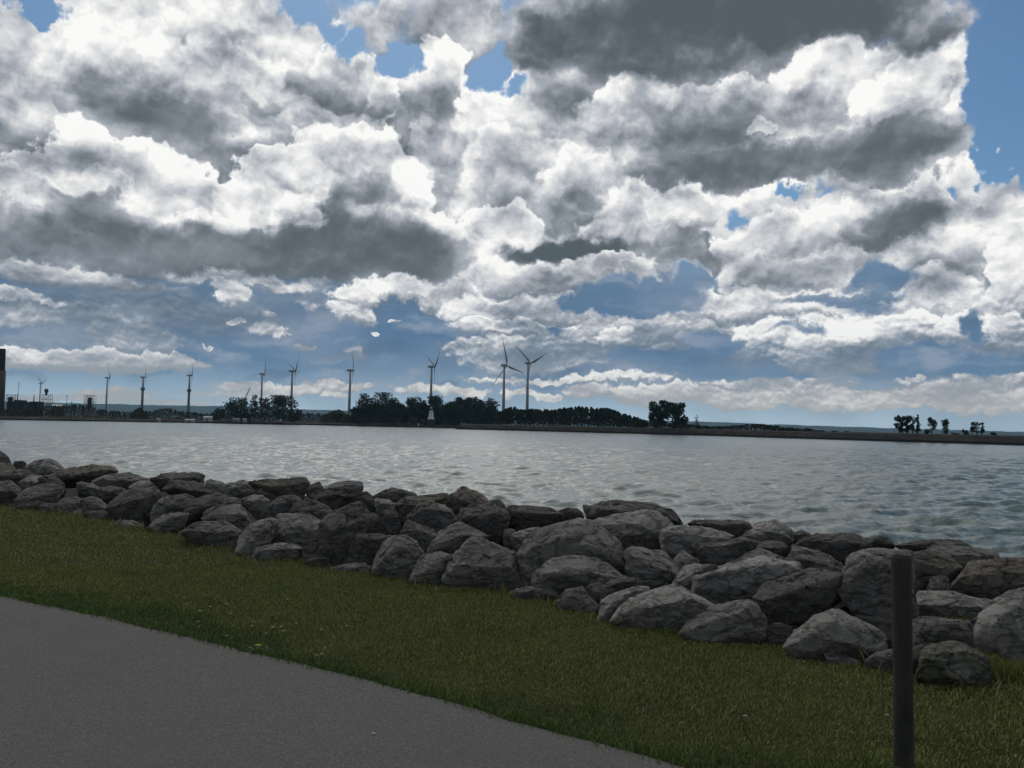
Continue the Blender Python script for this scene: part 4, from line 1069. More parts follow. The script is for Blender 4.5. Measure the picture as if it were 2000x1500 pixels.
        disp[i] = a + b_ + c_ - max(0.0, .035 - cr) * .55 * sz                # cracks
    co += no * disp[:, None]
    me2.vertices.foreach_set("co", co.ravel())
    for p in me2.polygons: p.use_smooth = True
    me2.materials.clear(); me2.materials.append(RM[tint])
    me2.update()
    me2.set_sharp_from_angle(angle=R(24))
    o.location = base
    place = next(t_ for lim, t_ in PLACES if cx < lim)
    lab = f"{look} {ROWS[row]} {place}"
    if len(lab.replace("-", " ").replace("'", " ").split()) > 15: lab = f"{look} {place}"
    if lab in seen: print("DUP LABEL", lab)
    seen[lab] = 1
    props(o, lab, "boulder", "boulders heaped along the shore")
    return o


for i, (look, tint, row, outline, ridge) in enumerate(ROCKS):
    boulder(look, tint, row, outline, ridge, i + 1)

# the heap goes on to the right beyond the frame: more boulders of the same kinds
made = [o for o in COL.objects if o.name.startswith("boulder")]
byx = sorted(made, key=lambda o: o.location.x)
e0 = foot_w[-3]; along = (foot_w[-1] - foot_w[-3]).normalized(); inland = Vector((.55, .84, 0))
rx_ = random.Random(5)
for k in range(15):
    src = byx[-(8 + (k * 7) % 34)]
    o = src.copy(); link(o)
    r_ = k % 3
    q = e0 + along * (.55 + (k // 3) * 1.05 + .3 * (r_ == 1)) + inland * (.25, 1.25, 2.3)[r_]
    o.location = (q.x, q.y, (-.12, -.02, .05)[r_])
    o.rotation_euler = (0, 0, rx_.uniform(-.5, .5))
    props(o, "grey boulder of the heap beyond the right edge of the view", "boulder", "boulders beyond the right edge")
# ------------------------------------------------------------------- water
water_m, N = material("lake_water", .06, .5)
N.b.inputs['IOR'].default_value = 1.33
geo = N.new('ShaderNodeNewGeometry').outputs['Position']
N.put(N.b.inputs['Base Color'], N.mix(N.step(N.noise(geo, .012, 4, .6), .35, .65), (.050, .105, .112), (.068, .120, .110)))
N.put(N.b.inputs['Roughness'], N.step(N.v('LENGTH', geo), 60.0, 260.0, .09, .21))
wv = N.add(N.noise(N.v('MULTIPLY', geo, (.55, 1.0, 1)), 2.3, 6, .66), N.mul(N.noise(N.v('MULTIPLY', geo, (.6, 1.0, 1)), .45, 4, .6), 2.0))
bump(N, wv, 1.0, .095)

rad_ = np.concatenate([np.geomspace(11.0, 420.0, 820), np.geomspace(430, 10500, 34)])
ang = np.concatenate([np.linspace(-78, -40, 30)[:-1], np.linspace(-40, 40, 880), np.linspace(40, 78, 30)[1:]])
Rg, Ag = np.meshgrid(rad_, np.radians(ang), indexing='ij')
X = Rg * np.sin(Ag); Y = Rg * np.cos(Ag); Z = np.full_like(X, WATER_Z)
cell = np.gradient(rad_)[:, None] * np.ones_like(X)
cell = np.maximum(cell, Rg * math.radians(.09))
near_ = np.abs(Ag) < math.radians(39.5)
wrng = np.random.default_rng(3)
for k in range(72):
    lam = .55 * (4.8 / .55) ** (k / 71.0)
    th = math.radians(258) + wrng.normal(0, .52)                # chop runs in towards the near shore
    kx, ky = math.cos(th) * 2 * math.pi / lam, math.sin(th) * 2 * math.pi / lam
    a = .0058 * lam ** .85 * wrng.uniform(.6, 1.3)
    ph = kx * X + ky * Y + wrng.uniform(0, 6.28) + .8 * np.sin(X / (lam * 5.3) + k) * np.cos(Y / (lam * 6.1) + 2 * k)
    wgt = np.clip((lam / cell - 2.2) / 2.5, 0, 1) * near_
    s = np.sin(ph)
    Z += a * wgt * (3.0 * ((s + 1) / 2) ** 2.6 - .95)
nr, na = X.shape
idx = np.arange(nr * na).reshape(nr, na)
Fq = np.stack([idx[:-1, :-1], idx[:-1, 1:], idx[1:, 1:], idx[1:, :-1]], -1).reshape(-1, 4)
water = mesh_np("water", np.stack([X, Y, Z], -1).reshape(-1, 3), Fq, water_m, smooth=True)
props(water, kind="structure")

# --------------------------------------------------- far shore: land, banks
SHORE_L = [(-420, 812), (-200, 816), (0, 820), (300, 824.8), (500, 828.2), (700, 832.2), (899, 836.4)]
SHORE_R = [(899, 838.6), (1000, 841), (1200, 846.2), (1400, 851.6), (1700, 861), (2000, 870), (2300, 880), (2600, 890)]
shL = [on_plane(x, y, WATER_Z) for x, y in SHORE_L]
shR = [on_plane(x, y, WATER_Z) for x, y in SHORE_R]
land_m, N = material("far_land", 1.0, .1)
p = N.new('ShaderNodeNewGeometry').outputs['Position']
n1 = N.noise(p, .06, 7, .65)
N.put(N.b.inputs['Base Color'], N.ramp(n1, [(.3, (.016, .018, .011)), (.5, (.030, .030, .017)), (.65, (.055, .047, .028))]))
bump(N, N.noise(p, .5, 5, .7), 1.0, .5)
quay_m, N = material("dark_wet_stone", .9, .2)
p = N.new('ShaderNodeNewGeometry').outputs['Position']
zz = N.xyz(p)[2]
n1 = N.noise(N.v('MULTIPLY', p, (.35, .35, 1.6)), .9, 7, .7)
dry = N.ramp(n1, [(.30, (.006, .006, .006)), (.46, (.015, .013, .012)), (.60, (.030, .026, .021)), (.76, (.11, .10, .088))])
dry = N.mix(N.step(N.noise(p, .11, 6, .65), .50, .62, 0, .65), dry, (.045, .042, .022))
N.put(N.b.inputs['Base Color'], N.mix(N.step(N.add(zz, N.mul(N.sub(n1, .5), .8)), WATER_Z + .9, WATER_Z + 1.5), (.006, .007, .008), dry))
bump(N, n1, 1.0, .6)


def strip(name, line, prof, mat, amp, step=3.0):
    """Bank along a line of points: profile of (distance inland, height), roughened."""
    pts = []
    for a, b in zip(line, line[1:]):
        n = max(1, int((b - a).length / step))
        pts += [a.lerp(b, k / n) for k in range(n)]
    pts.append(line[-1])
    V = []; Fc = []; m = len(prof)
    for i, q in enumerate(pts):
        for d, z, r in prof:
            n = mnoise.fractal(Vector((q.x * .13, q.y * .13, d * .4)), 1, 2, 4) * amp * r
            dirn = Vector((q.x, q.y, 0)).normalized()
            V.append((q.x + dirn.x * d, q.y + dirn.y * d, z + n))
    for i in range(len(pts) - 1):
        for k in range(m - 1):
            Fc.append((i * m + k, (i + 1) * m + k, (i + 1) * m + k + 1, i * m + k + 1))
    o = mesh_np(name, V, Fc, mat, smooth=False)
    return o


quay = strip("quay_bank", shL, [(0, WATER_Z - .6, 0), (.6, WATER_Z + .9, .4), (2, WATER_Z + 1.2, .5), (9, WATER_Z + 2.2, 1), (30, WATER_Z + 2.6, 1)], quay_m, .6)
props(quay, kind="structure")
BW = .75
dike = strip("breakwater_bank", shR, [(0, WATER_Z - .6, 0), (.5, WATER_Z + .7, .3), (2.4, WATER_Z + 1.7, 1), (4.2, WATER_Z + 2.6, 1), (5.5, WATER_Z + 3.5, .8), (7.5, BW, .5), (24, BW + .1, .5)], quay_m, .55, 1.6)
props(dike, kind="structure")
bm = bmesh.new()                      # the blunt end of the breakwater
e = shR[0]; dirn = Vector((e.x, e.y, 0)).normalized()
side = Vector((dirn.y, -dirn.x, 0))
vs = [bm.verts.new(v) for v in (e + Vector((0, 0, -.6)), e + dirn * 7.5 + Vector((0, 0, BW - WATER_Z)), e + dirn * 24 + Vector((0, 0, BW - WATER_Z)), e + dirn * 24 + Vector((0, 0, -.6)), e - side * 5 + Vector((0, 0, -.6)), e - side * 5 + dirn * 24 + Vector((0, 0, -.6)))]
bm.faces.new((vs[0], vs[1], vs[4])); bm.faces.new((vs[1], vs[2], vs[5], vs[4])); bm.faces.new((vs[2], vs[3], vs[5]))
props(bm_obj("breakwater_slope", bm, quay_m), kind="structure")


def sheet(name, line, back, z, mat, inset):
    bm = bmesh.new()
    f = [bm.verts.new((q + Vector((q.x, q.y, 0)).normalized() * inset).xy.to_3d() + Vector((0, 0, z))) for q in line]
    b = [bm.verts.new((q + Vector((q.x, q.y, 0)).normalized() * back).xy.to_3d() + Vector((0, 0, z))) for q in line]
    for i in range(len(f) - 1):
        bm.faces.new((f[i], f[i + 1], b[i + 1], b[i]))
    return props(bm_obj(name, bm, mat), kind="structure")


sheet("far_ground", shL, 9600, WATER_Z + 2.5, land_m, 29)
sheet("spit_ground", shR, 90, BW + .05, land_m, 23)
sheet("far_plain", [shR[0] + Vector((-60, 0, 0))] + shR[1:], 9600, WATER_Z + 1.2, land_m, 600)

# distant hills
hill_m, N = material("wooded_hills", 1.0, .05)
p = N.new('ShaderNodeNewGeometry').outputs['Position']
N.put(N.b.inputs['Base Color'], N.mix(N.step(N.noise(p, .004, 6, .65), .4, .6), (.018, .030, .022), (.035, .048, .032)))
HILL = [(-700, 776), (-300, 780), (0, 784), (200, 788.5), (300, 791), (480, 794), (560, 798), (640, 801), (800, 806.5), (1000, 812.5), (1200, 819), (1390, 824.4), (1500, 828.3), (1600, 832), (1700, 835), (1850, 839), (2000, 843.5), (2300, 853), (2700, 865)]
V = []; Fc = []
xs_ = np.arange(-700, 2701, 4.0)
for i, x in enumerate(xs_):
    y = interp(HILL, x)
    jag = mnoise.fractal(Vector((x * .025, 3.3, 0)), .9, 2.1, 5) * 1.1 + .5 * mnoise.noise(Vector((x * .21, 1, 1)))
    D = 9000 + 500 * mnoise.noise(Vector((x * .006, 8, 2)))
    c = at(x, y + jag, D)
    hgt = c.z - WATER_Z
    for fy, fz in ((-1500, -4 - c.z + WATER_Z), (-1100, -.72 * hgt), (-600, -.35 * hgt), (-200, -.06 * hgt), (0, 0), (900, .1 * hgt - 0), (1100, -hgt)):
        V.append((c.x * (1 + fy / D), c.y + fy, c.z + fz - (.12 * hgt if fy == 900 else 0) + (mnoise.noise(Vector((x * .05, fy * .01, 7))) * 8 if fy in (-1100, -600) else 0)))
m = 7
for i in range(len(xs_) - 1):
    for k in range(m - 1):
        Fc.append((i * m + k, (i + 1) * m + k, (i + 1) * m + k + 1, i * m + k + 1))
hills = mesh_np("hills", V, Fc, hill_m, smooth=True)
props(hills, kind="structure")

# ------------------------------------------------------------------- trees
def leaf_mat(name, dark, mid, light, sc=.35):
    m, N = material(name, .8, .2)
    p = N.new('ShaderNodeTexCoord').outputs['Object']
    r = N.new('ShaderNodeNewGeometry').outputs['Random Per Island']
    c = N.ramp(N.add(N.mul(r, .55), N.mul(N.noise(p, sc, 4, .6), .45)), [(.25, dark), (.5, mid), (.78, light)])
    N.put(N.b.inputs['Base Color'], c)
    return m


leaf_dark = leaf_mat("leaves_dark_green", (.018, .032, .012), (.030, .052, .019), (.050, .078, .028))
leaf_olive = leaf_mat("leaves_olive", (.030, .034, .014), (.055, .056, .024), (.090, .084, .038))
leaf_pale = leaf_mat("leaves_grey_green", (.045, .052, .034), (.080, .088, .060), (.14, .14, .10))
leaf_rust = leaf_mat("leaves_rust", (.060, .036, .022), (.11, .062, .036), (.17, .10, .055))
bark_m = plain("bark_dark", (.035, .030, .025), 1.0, .3, 2.0)


def leaves(centres, size, r):
    """Leaf clumps: bent quads with random facing, one per centre."""
    n = len(centres)
    u = r.normal(size=(n, 3)); u /= np.linalg.norm(u, axis=1)[:, None]
    v = np.cross(u, r.normal(size=(n, 3))); v /= np.linalg.norm(v, axis=1)[:, None]
    s = size * r.uniform(.55, 1.25, n)[:, None]
    w = np.cross(u, v)
    P = np.stack([centres - u * s - v * s * .45, centres + u * s * .2 - v * s * .7 + w * s * .25, centres + u * s * .9 + v * s * .1, centres + v * s * .75 + w * s * .25, centres - u * s * .8 + v * s * .45], 1).reshape(-1, 3)
    i = np.arange(n)[:, None] * 5
    return P, np.concatenate([i + [0, 1, 2], i + [0, 2, 3], i + [0, 3, 4]])


def crown_points(w, h, n, seed, style):
    r = np.random.default_rng(seed)
    lobes = []
    k = {'round': 22, 'tall': 15, 'open': 22, 'spire': 11, 'bush': 9}[style]
    for i in range(k):
        if style == 'round':
            a = r.uniform(0, 6.28); z = r.uniform(.10, .88); rad = .46 * w * math.sqrt(max(0, 1 - ((z - .42) / .58) ** 2)) * r.uniform(.35, .95)
            lr = w * r.uniform(.15, .25)
        elif style == 'tall':
            a = r.uniform(0, 6.28); z = r.uniform(.10, .93); rad = .36 * w * math.sqrt(max(.05, 1 - ((z - .55) / .52) ** 2)) * r.uniform(.2, 1)
            lr = w * r.uniform(.15, .24)
        elif style == 'open':
            a = r.uniform(0, 6.28); z = r.uniform(.16, .92); rad = .43 * w * math.sqrt(max(.1, 1 - ((z - .5) / .56) ** 2)) * r.uniform(.3, 1)
            lr = w * r.uniform(.10, .18)
        elif style == 'spire':
            z = .15 + .8 * i / (k - 1); a = r.uniform(0, 6.28); rad = .18 * w * (1 - z) ** .5
            lr = w * (.34 - .22 * z)
        else:
            a = r.uniform(0, 6.28); z = r.uniform(.12, .72); rad = .40 * w * r.uniform(.1, 1)
            lr = w * r.uniform(.14, .24)
        lobes.append((math.cos(a) * rad, math.sin(a) * rad, z * h, lr, min(lr, h * .25)))
    L = np.array(lobes)
    pick = r.choice(k, n, p=L[:, 3] ** 2 / np.sum(L[:, 3] ** 2))
    d = r.normal(size=(n, 3)); d /= np.linalg.norm(d, axis=1)[:, None]
    q = r.uniform(.2, 1.25, n)[:, None] ** .6
    pts = L[pick, :3] + d * q * np.stack([L[pick, 3], L[pick, 3], L[pick, 4]], 1)
    pts[:, 2] = np.clip(pts[:, 2], .05 * h, h)
    return pts, L


def tree(name, label, x, ytop, ybase, wpx, depth, zg, style, mat, group, seed, n=900, cat="tree"):
    w = wpx / F * depth
    top = at(x, ytop, depth).z
    h = top - zg
    base = Vector((at(x, ybase, depth).x, depth, zg))
    t = thing(name, label, cat, base, 0, group)
    n = int(n * 1.7)
    pts, L = crown_points(w, h, n, seed, style)
    P, T = leaves(pts, max(.30, min(.055 * w, .75)), np.random.default_rng(seed + 99))
    mesh_np("crown", P, T, mat, t)
    bm = bmesh.new()
    rt = max(.12, .022 * h)
    bend = Vector((random.uniform(-.04, .04) * h, 0, 0))
    tube(bm, [(0, 0, -.5), bend * .3 + Vector((0, 0, .25 * h)), bend + Vector((0, 0, .6 * h)), bend + Vector((0, 0, .86 * h))], [rt * 1.3, rt, rt * .6, rt * .2], 7)
    for lx, ly, lz, lr, _ in L[:9]:
        z0 = max(.18 * h, lz - .32 * h) if style != 'bush' else .05 * h
        s = bend * (z0 / h) + Vector((0, 0, z0))
        e = Vector((lx, ly, lz))
        tube(bm, [s, s.lerp(e, .5) + Vector((0, 0, .03 * h)), e], [rt * .5, rt * .34, rt * .12], 5)
    bm_obj("trunk", bm, bark_m, t)
    return t


ZL = WATER_Z + 2.5
G1 = "trees of the grove near the boat sheds"
G2 = "trees of the dark wood by the lighthouse"
G3 = "scattered trees on the bare spit"
D1, D2 = 760.0, 790.0
tree("tree", "small round tree at the left end of the grove, apart from it", 430, 795, 822, 27, D1, ZL, 'bush', leaf_dark, G1, 1, 500)
tree("tree", "broad rounded tree at the left side of the leftmost grove", 463, 777, 822, 56, D1, ZL, 'round', leaf_dark, G1, 2, 1300)
tree("tree", "tall narrow tree with forked top in the leftmost grove", 496, 770, 822, 22, D1 + 12, ZL, 'tall', leaf_dark, G1, 3, 500)
tree("tree", "loose gappy tree in the middle of the leftmost grove", 516, 775, 822, 28, D1 + 6, ZL, 'open', leaf_pale, G1, 4, 520)
tree("tree", "densest and darkest dome of a tree at the right of the grove", 551, 773, 824, 60, D1, ZL, 'round', leaf_dark, G1, 5, 1500)
tree("tree", "low wide tree skirt leaning out right of the leftmost grove", 572, 797, 824, 30, D1 - 6, ZL, 'bush', leaf_olive, G1, 6, 450)
tree("shrub", "dark shrub on the low mound between grove and wood", 657, 800, 826, 24, D1, ZL, 'bush', leaf_dark, None, 7, 420, "shrub")
for k, (x, yt, w, st, m_, lb) in enumerate([
        (697, 779, 34, 'bush', leaf_dark, "low outermost tree of the dark wood, next to the eighth turbine"),
        (716, 768, 54, 'round', leaf_dark, "tall rounded tree at the left end of the dark wood"),
        (752, 767, 50, 'round', leaf_dark, "tallest broad tree left of the gap in the dark wood's top"),
        (770, 778, 40, 'round', leaf_dark, "lower tree just left of the dip in the dark wood"),
        (803, 773, 46, 'round', leaf_dark, "rounded tree right of the dip in the dark wood"),
        (830, 780, 34, 'round', leaf_dark, "lower tree in front of the ninth turbine's foot"),
        (853, 770, 40, 'round', leaf_dark, "tall tree rising directly behind the lighthouse"),
        (882, 784, 40, 'round', leaf_dark, "low dark tree just right of the lighthouse"),
        (905, 777, 40, 'open', leaf_olive, "thin-topped olive tree in the right part of the dark wood"),
        (928, 776, 40, 'round', leaf_dark, "mid green tree second from the right end of the dark wood"),
        (952, 777, 46, 'round', leaf_dark, "last rounded tree at the right end of the dark wood")]):
    tree("tree", lb, x, yt, 833, w, D2 + (k % 3) * 8, ZL, st, m_, G2, 20 + k, 2300)

# (undergrowth is built after the helper below)
# long low wood to the right of it: one mass of crowns
def mass(name, label, prof, depth0, zg, mats, wid, n_per, seed, size, cat="wood", dd=24, parts=True):
    """Leafy band whose top follows a profile; the foliage goes down to the ground."""
    r = np.random.default_rng(seed)
    x0, x1 = prof[0][0], prof[-1][0]
    out = []
    cols = np.arange(x0, x1, wid)
    for c in cols:
        for _ in range(2):
            x = c + r.uniform(-.5, .5) * wid
            yt = interp(prof, x) + r.exponential(1.6) - .4
            d = depth0(x) + r.uniform(0, dd)
            b = at(x, yt, d)
            h = b.z - zg
            if h < .3: continue
            k = max(10, int(n_per * (.5 + h * .05)))
            w = wid * r.uniform(.7, 1.3) / F * d
            z = h * (1 - r.beta(1.0, 1.7, k))
            prof_w = np.sqrt(np.clip(1 - (z / h) ** 2.4, .03, 1))
            a = r.uniform(0, 6.28, k); rr_ = w * np.sqrt(r.uniform(.2, 1, k)) * prof_w
            out.append(np.stack([b.x + np.cos(a) * rr_, b.y + np.sin(a) * rr_, zg + z], 1))
    pts = np.concatenate(out)
    P, T = leaves(pts, size, r)
    o = mesh_np(name, P, T, mats)
    return props(o, label, cat, kind="stuff")


def shore_depth(line, off):
    a = [(p[0], on_plane(p[0], p[1], WATER_Z).y) for p in line]
    return lambda x: float(np.interp(x, [q[0] for q in a], [q[1] for q in a])) + off


dR = shore_depth(SHORE_R, 30)
dL = shore_depth(SHORE_L, 5)
WOODR = [(972, 806), (985, 800), (1003, 793), (1012, 800), (1030, 799), (1060, 800), (1080, 801), (1100, 796.5), (1130, 794.5), (1150, 795.5), (1170, 796), (1190, 798), (1205, 803), (1216, 808.5), (1232, 810), (1246, 816), (1262, 824)]
mass("wood", "long low dark wood on the spit between the turbines and the twin trees", WOODR, dR, BW, leaf_mat("leaves_wood", (.020, .032, .013), (.036, .052, .021), (.064, .074, .030), .06), 7, 220, 5, .75, "wood", 30)
SCRUB_L = [(-420, 796), (-100, 797), (10, 797), (60, 796), (90, 792), (125, 792), (150, 789), (175, 793), (195, 799), (215, 802), (250, 804), (300, 802), (318, 796), (335, 798), (350, 803), (372, 804), (400, 808), (420, 806), (580, 806), (600, 806), (640, 808), (680, 810), (730, 815), (800, 813), (830, 817), (870, 820), (899, 822)]
mass("scrub", "low brown and olive scrub along the far left shore", SCRUB_L, dL, ZL - .6, leaf_mat("leaves_scrub", (.022, .026, .014), (.052, .050, .024), (.15, .115, .060), .03), 5, 110, 6, .45, "scrub", 40)
SCRUB_R = [(1240, 824), (1262, 822), (1300, 826), (1345, 829), (1380, 831.5), (1412, 833.5), (1430, 831), (1455, 828.5), (1480, 828), (1510, 830.5), (1530, 835), (1560, 837.2), (1580, 837.5), (1592, 841.5), (1640, 843), (1700, 846), (1760, 848.5), (1850, 849), (1900, 850), (2000, 852.5), (2300, 861)]
mass("scrub", "low dark green scrub on the bare spit right of the twin trees", SCRUB_R, shore_depth(SHORE_R, 12), BW, leaf_mat("leaves_low_scrub", (.024, .030, .014), (.044, .048, .022), (.085, .066, .036), .05), 6, 50, 8, .62, "scrub", 14)

UNDER = [(686, 812), (694, 800), (720, 792), (760, 790), (790, 795), (815, 794), (860, 792), (900, 795), (945, 792), (966, 797), (976, 808)]
mass("undergrowth", "dark undergrowth filling the wood behind the lighthouse", UNDER, lambda x: D2 + 10, ZL, leaf_mat("leaves_undergrowth", (.014, .020, .010), (.024, .034, .016), (.045, .055, .026), .05), 7, 130, 15, .95, "undergrowth", 20)
dT = shore_depth(SHORE_R, 20)
for k, (nm, x, yt, yb, w, st, m_, n, ct, lb) in enumerate([
        ("tree", 1284, 783, 836, 46, 'open', leaf_dark, 1500, "tree", "left tree of the tall twin pair, standing alone on the spit"),
        ("tree", 1319, 787, 837, 44, 'open', leaf_dark, 1500, "tree", "right tree of the tall twin pair, slightly the lower one"),
        ("shrub", 1257, 814, 836, 10, 'bush', leaf_dark, 160, "shrub", "small shrub tucked against the left of the twin trees"),
        ("tree", 1341, 813, 838, 9, 'open', leaf_dark, 120, "tree", "sapling close against the right twin tree"),
        ("tree", 1361, 809, 830, 11, 'open', leaf_pale, 90, "tree", "thin see-through sapling alone between twin trees and hills"),
        ("tree", 1757, 811, 848, 23, 'open', leaf_dark, 800, "tree", "leftmost leafy tree of the right-hand clump"),
        ("tree", 1772, 811, 848, 24, 'open', leaf_dark, 700, "tree", "reddish-brown trunked middle tree of the right-hand clump"),
        ("tree", 1783, 810, 848, 16, 'open', leaf_pale, 420, "tree", "pale grey-leaved tree inside the right-hand clump"),
        ("tree", 1793, 809, 848, 13, 'spire', leaf_dark, 420, "tree", "dark narrow spire of a tree ending the right-hand clump"),
        ("tree", 1820, 812, 850, 20, 'tall', leaf_dark, 520, "tree", "upright lumpy tree, left of the pair near the right edge"),
        ("tree", 1848, 814, 850, 22, 'tall', leaf_dark, 480, "tree", "leaning round-headed tree, right of the pair near the right edge"),
        ("shrub", 1811, 836, 850, 12, 'bush', leaf_dark, 160, "shrub", "dark shrub at the foot of the upright lumpy tree"),
        ("shrub", 1866, 845, 851, 16, 'bush', leaf_dark, 140, "shrub", "flat dark shrub right of the leaning round-headed tree"),
        ("shrub", 1887, 838, 851, 14, 'bush', leaf_rust, 240, "shrub", "rust-red shrub left of the last small trees"),
        ("tree", 1899, 823, 851, 14, 'tall', leaf_dark, 320, "tree", "small rounded tree beside the rust-red shrub"),
        ("tree", 1908, 822, 851, 10, 'open', leaf_pale, 170, "tree", "thin pale tree in the last small group"),
        ("tree", 1918, 825, 851, 10, 'tall', leaf_dark, 260, "tree", "small slim tree standing last of the small group"),
        ("shrub", 1941, 843, 852, 13, 'bush', leaf_dark, 180, "shrub", "lone dark shrub nearest the right edge of view")]):
    tree(nm, lb, x, yt, yb, w, dT(x), BW, st, m_, G3 if ct == "tree" else "shrubs on the bare spit", 60 + k, n, ct)
# ---------------------------------------------------------- wind turbines
tur_m = plain("turbine_grey_white", (.36, .36, .37), .5, .06, .05)
tur_dark = plain("dark_tower_grey", (.15, .155, .165), .7, .15, .05)  # darker grey for the lower tower and platform
white_m2 = plain("white_paint", (.88, .87, .84), .7, .06, .5)


def blade_bm(Rr):
    """One rotor blade along +Z in the rotor plane (X across, Y along the axis)."""
    bm = bmesh.new()
    prev = None
    for t, ch, th, tw in ((0.0, .035, .034, 0), (.05, .036, .032, 8), (.12, .070, .022, 20), (.2, .085, .016, 18), (.4, .062, .011, 10), (.65, .040, .007, 5), (.88, .024, .004, 2), (1.0, .006, .002, 0)):
        c = ch * Rr; h = th * Rr; a = R(tw)
        sec = []
        for (u, v) in ((-.30, 0), (-.10, .5), (.25, .38), (.70, 0), (.25, -.38), (-.10, -.5)):
            x, y = u * c, v * h
            sec.append(bm.verts.new((x * math.cos(a) - y * math.sin(a), x * math.sin(a) + y * math.cos(a) - .05 * Rr * t * t, t * Rr)))
        if prev:
            for k in range(6): bm.faces.new((prev[k], prev[(k + 1) % 6], sec[(k + 1) % 6], sec[k]))
        else: bm.faces.new(sec)
        prev = sec
    bm.faces.new(prev[::-1])
    return bm


def turbine(label, x, y, D, psi, phase, sleeve=0.0, rr=46.5):
    hub = at(x, y, D)
    H = hub.z - (WATER_Z + 1.5)
    yaw = R(psi)
    # the rotor looks along +Y of the local frame; psi turns that axis from "away from the eye" towards the right
    ax = Vector((math.sin(yaw), math.cos(yaw), 0))
    base = Vector((hub.x, hub.y, WATER_Z + 1.5)) - ax * 5.0
    t = thing("wind_turbine", label, "wind turbine", base, -yaw, "wind turbines along the far shore")
    bm = bmesh.new()
    h1 = H * sleeve
    tube(bm, [(0, 0, h1), (0, 0, (h1 + H) / 2), (0, 0, H - 1.6)], [2.6 if not sleeve else 2.2, 2.2 if not sleeve else 1.9, 1.5], 18)
    bm_obj("tower", bm, tur_m, t, True)
    if sleeve:
        bm = bmesh.new(); tube(bm, [(0, 0, 0), (0, 0, h1)], [3.0, 2.8], 18); bm_obj("tower_base", bm, tur_dark, t, True)
        bm = bmesh.new()
        tube(bm, [(0, 0, h1 - 5), (0, 0, h1 - 2.5), (0, 0, h1 + 2.2)], [2.9, 4.6, 5.0], 18)
        bm_obj("platform", bm, tur_dark, t)
    bm = bmesh.new()
    prev = None
    for yy, w, z0, z1 in ((-6.2, 1.4, -1.3, 1.2), (-5.2, 1.9, -1.8, 1.9), (0, 2.0, -1.9, 2.1), (2.6, 1.7, -1.7, 1.8), (3.4, 1.3, -1.3, 1.3)):
        ring = [bm.verts.new((a * w, yy, H + (z1 if b > 0 else z0) * (1 if abs(a) < 1 else .7))) for a, b in ((-1, -1), (-.6, -1), (.6, -1), (1, -1), (1, 1), (.6, 1), (-.6, 1), (-1, 1))]
        if prev:
            for k in range(8): bm.faces.new((prev[k], prev[(k + 1) % 8], ring[(k + 1) % 8], ring[k]))
        else: bm.faces.new(ring)
        prev = ring
    bm.faces.new(prev[::-1])
    bmesh.ops.recalc_face_normals(bm, faces=bm.faces)
    bm_obj("nacelle", bm, tur_m, t)
    bm = bmesh.new(); tube(bm, [(0, 3.5, 0), (0, 5.4, 0), (0, 6.6, 0), (0, 7.2, 0)], [1.5, 1.5, 1.0, .3], 14)
    hb = bm_obj("hub", bm, tur_m, t, True); hb.location = (0, 0, H)
    for k in range(3):
        b = bm_obj("blade", blade_bm(rr), tur_m, t, True)
        b.location = (0, 5.0, H)
        b.rotation_euler = (0, R(90 - (phase + 120 * k)), 0)
    return t


turbine("faintest and farthest white wind turbine, near the left edge beside the smokestack", 38, 749.5, 6000, 60, 95)
turbine("wind turbine with one bright white blade behind the steel tower", 82, 749, 3050, 37, 25)
turbine("pale slim wind turbine right of the steel frame, third from left", 214, 738, 2150, 58, 18)
turbine("wind turbine with thick dark lower tower above the black mound", 284.5, 737, 1900, 66, 102, .72)
turbine("wind turbine with dark lower tower and platform, left of the grove", 375, 733.5, 1930, 64, 48, .66)
turbine("wind turbine standing behind the gap in the leftmost grove", 517, 730.5, 1750, 66, 68)
turbine("wind turbine rising at the right end of the leftmost grove", 576.5, 725, 1500, 62, 39)
turbine("wind turbine at the left end of the dark wood, blade pointing right", 690, 723.5, 1440, 74, -6)
turbine("wind turbine rising behind the wood right above the lighthouse", 849, 716.5, 1330, 69, 35)
turbine("left one of the two nearest and tallest wind turbines", 990, 714, 1270, 50, 103)
turbine("right one of the two nearest wind turbines, beside the low wood", 1036, 709.5, 1320, 50, 20)

# ------------------------------------------------------------- lighthouse
lh_D = 752.0
lz = WATER_Z + 2.0
S = lh_D / F
lx = at(842, 815, lh_D).x
lh = thing("lighthouse", "small white tapering lighthouse with a dark gallery in front of the wood", "lighthouse", (lx, lh_D, lz))
z = lambda y: at(842, y, lh_D).z - lz
stone_m = plain("dark_foundation_stone", (.055, .052, .048), .95, .3, .8)
iron_m = plain("black_iron", (.02, .02, .022), .6, .2, 2)
glass_m = plain("lantern_grey", (.22, .23, .23), .35, .15, 1)
bm = bmesh.new(); tube(bm, [(0, 0, -2.5), (0, 0, z(818.6))], [3.6, 3.3], 8); bm_obj("foundation", bm, stone_m, lh)
bm = bmesh.new(); tube(bm, [(0, 0, z(818.6) - .05), (0, 0, z(816.2))], [3.15, 3.0], 24); bm_obj("white_base", bm, white_m2, lh)
bm = bmesh.new(); tube(bm, [(0, 0, z(816.2) - .05), (0, 0, z(809)), (0, 0, z(801.6))], [2.35, 2.0, 1.55], 24); tw = bm_obj("tower", bm, white_m2, lh, False)
bm = bmesh.new()
for (ww, zz_) in ((.5, 812.2), (.45, 806.5)):
    box(bm, -ww * .7, ww * .7, -2.42 + (816 - zz_) * .052, -1.2, z(zz_) - .5, z(zz_) + .6)
bm_obj("window", bm, iron_m, tw)
bm = bmesh.new(); tube(bm, [(0, 0, z(801.6) - .04), (0, 0, z(800.2))], [2.15, 2.25], 20); bm_obj("gallery", bm, iron_m, lh)
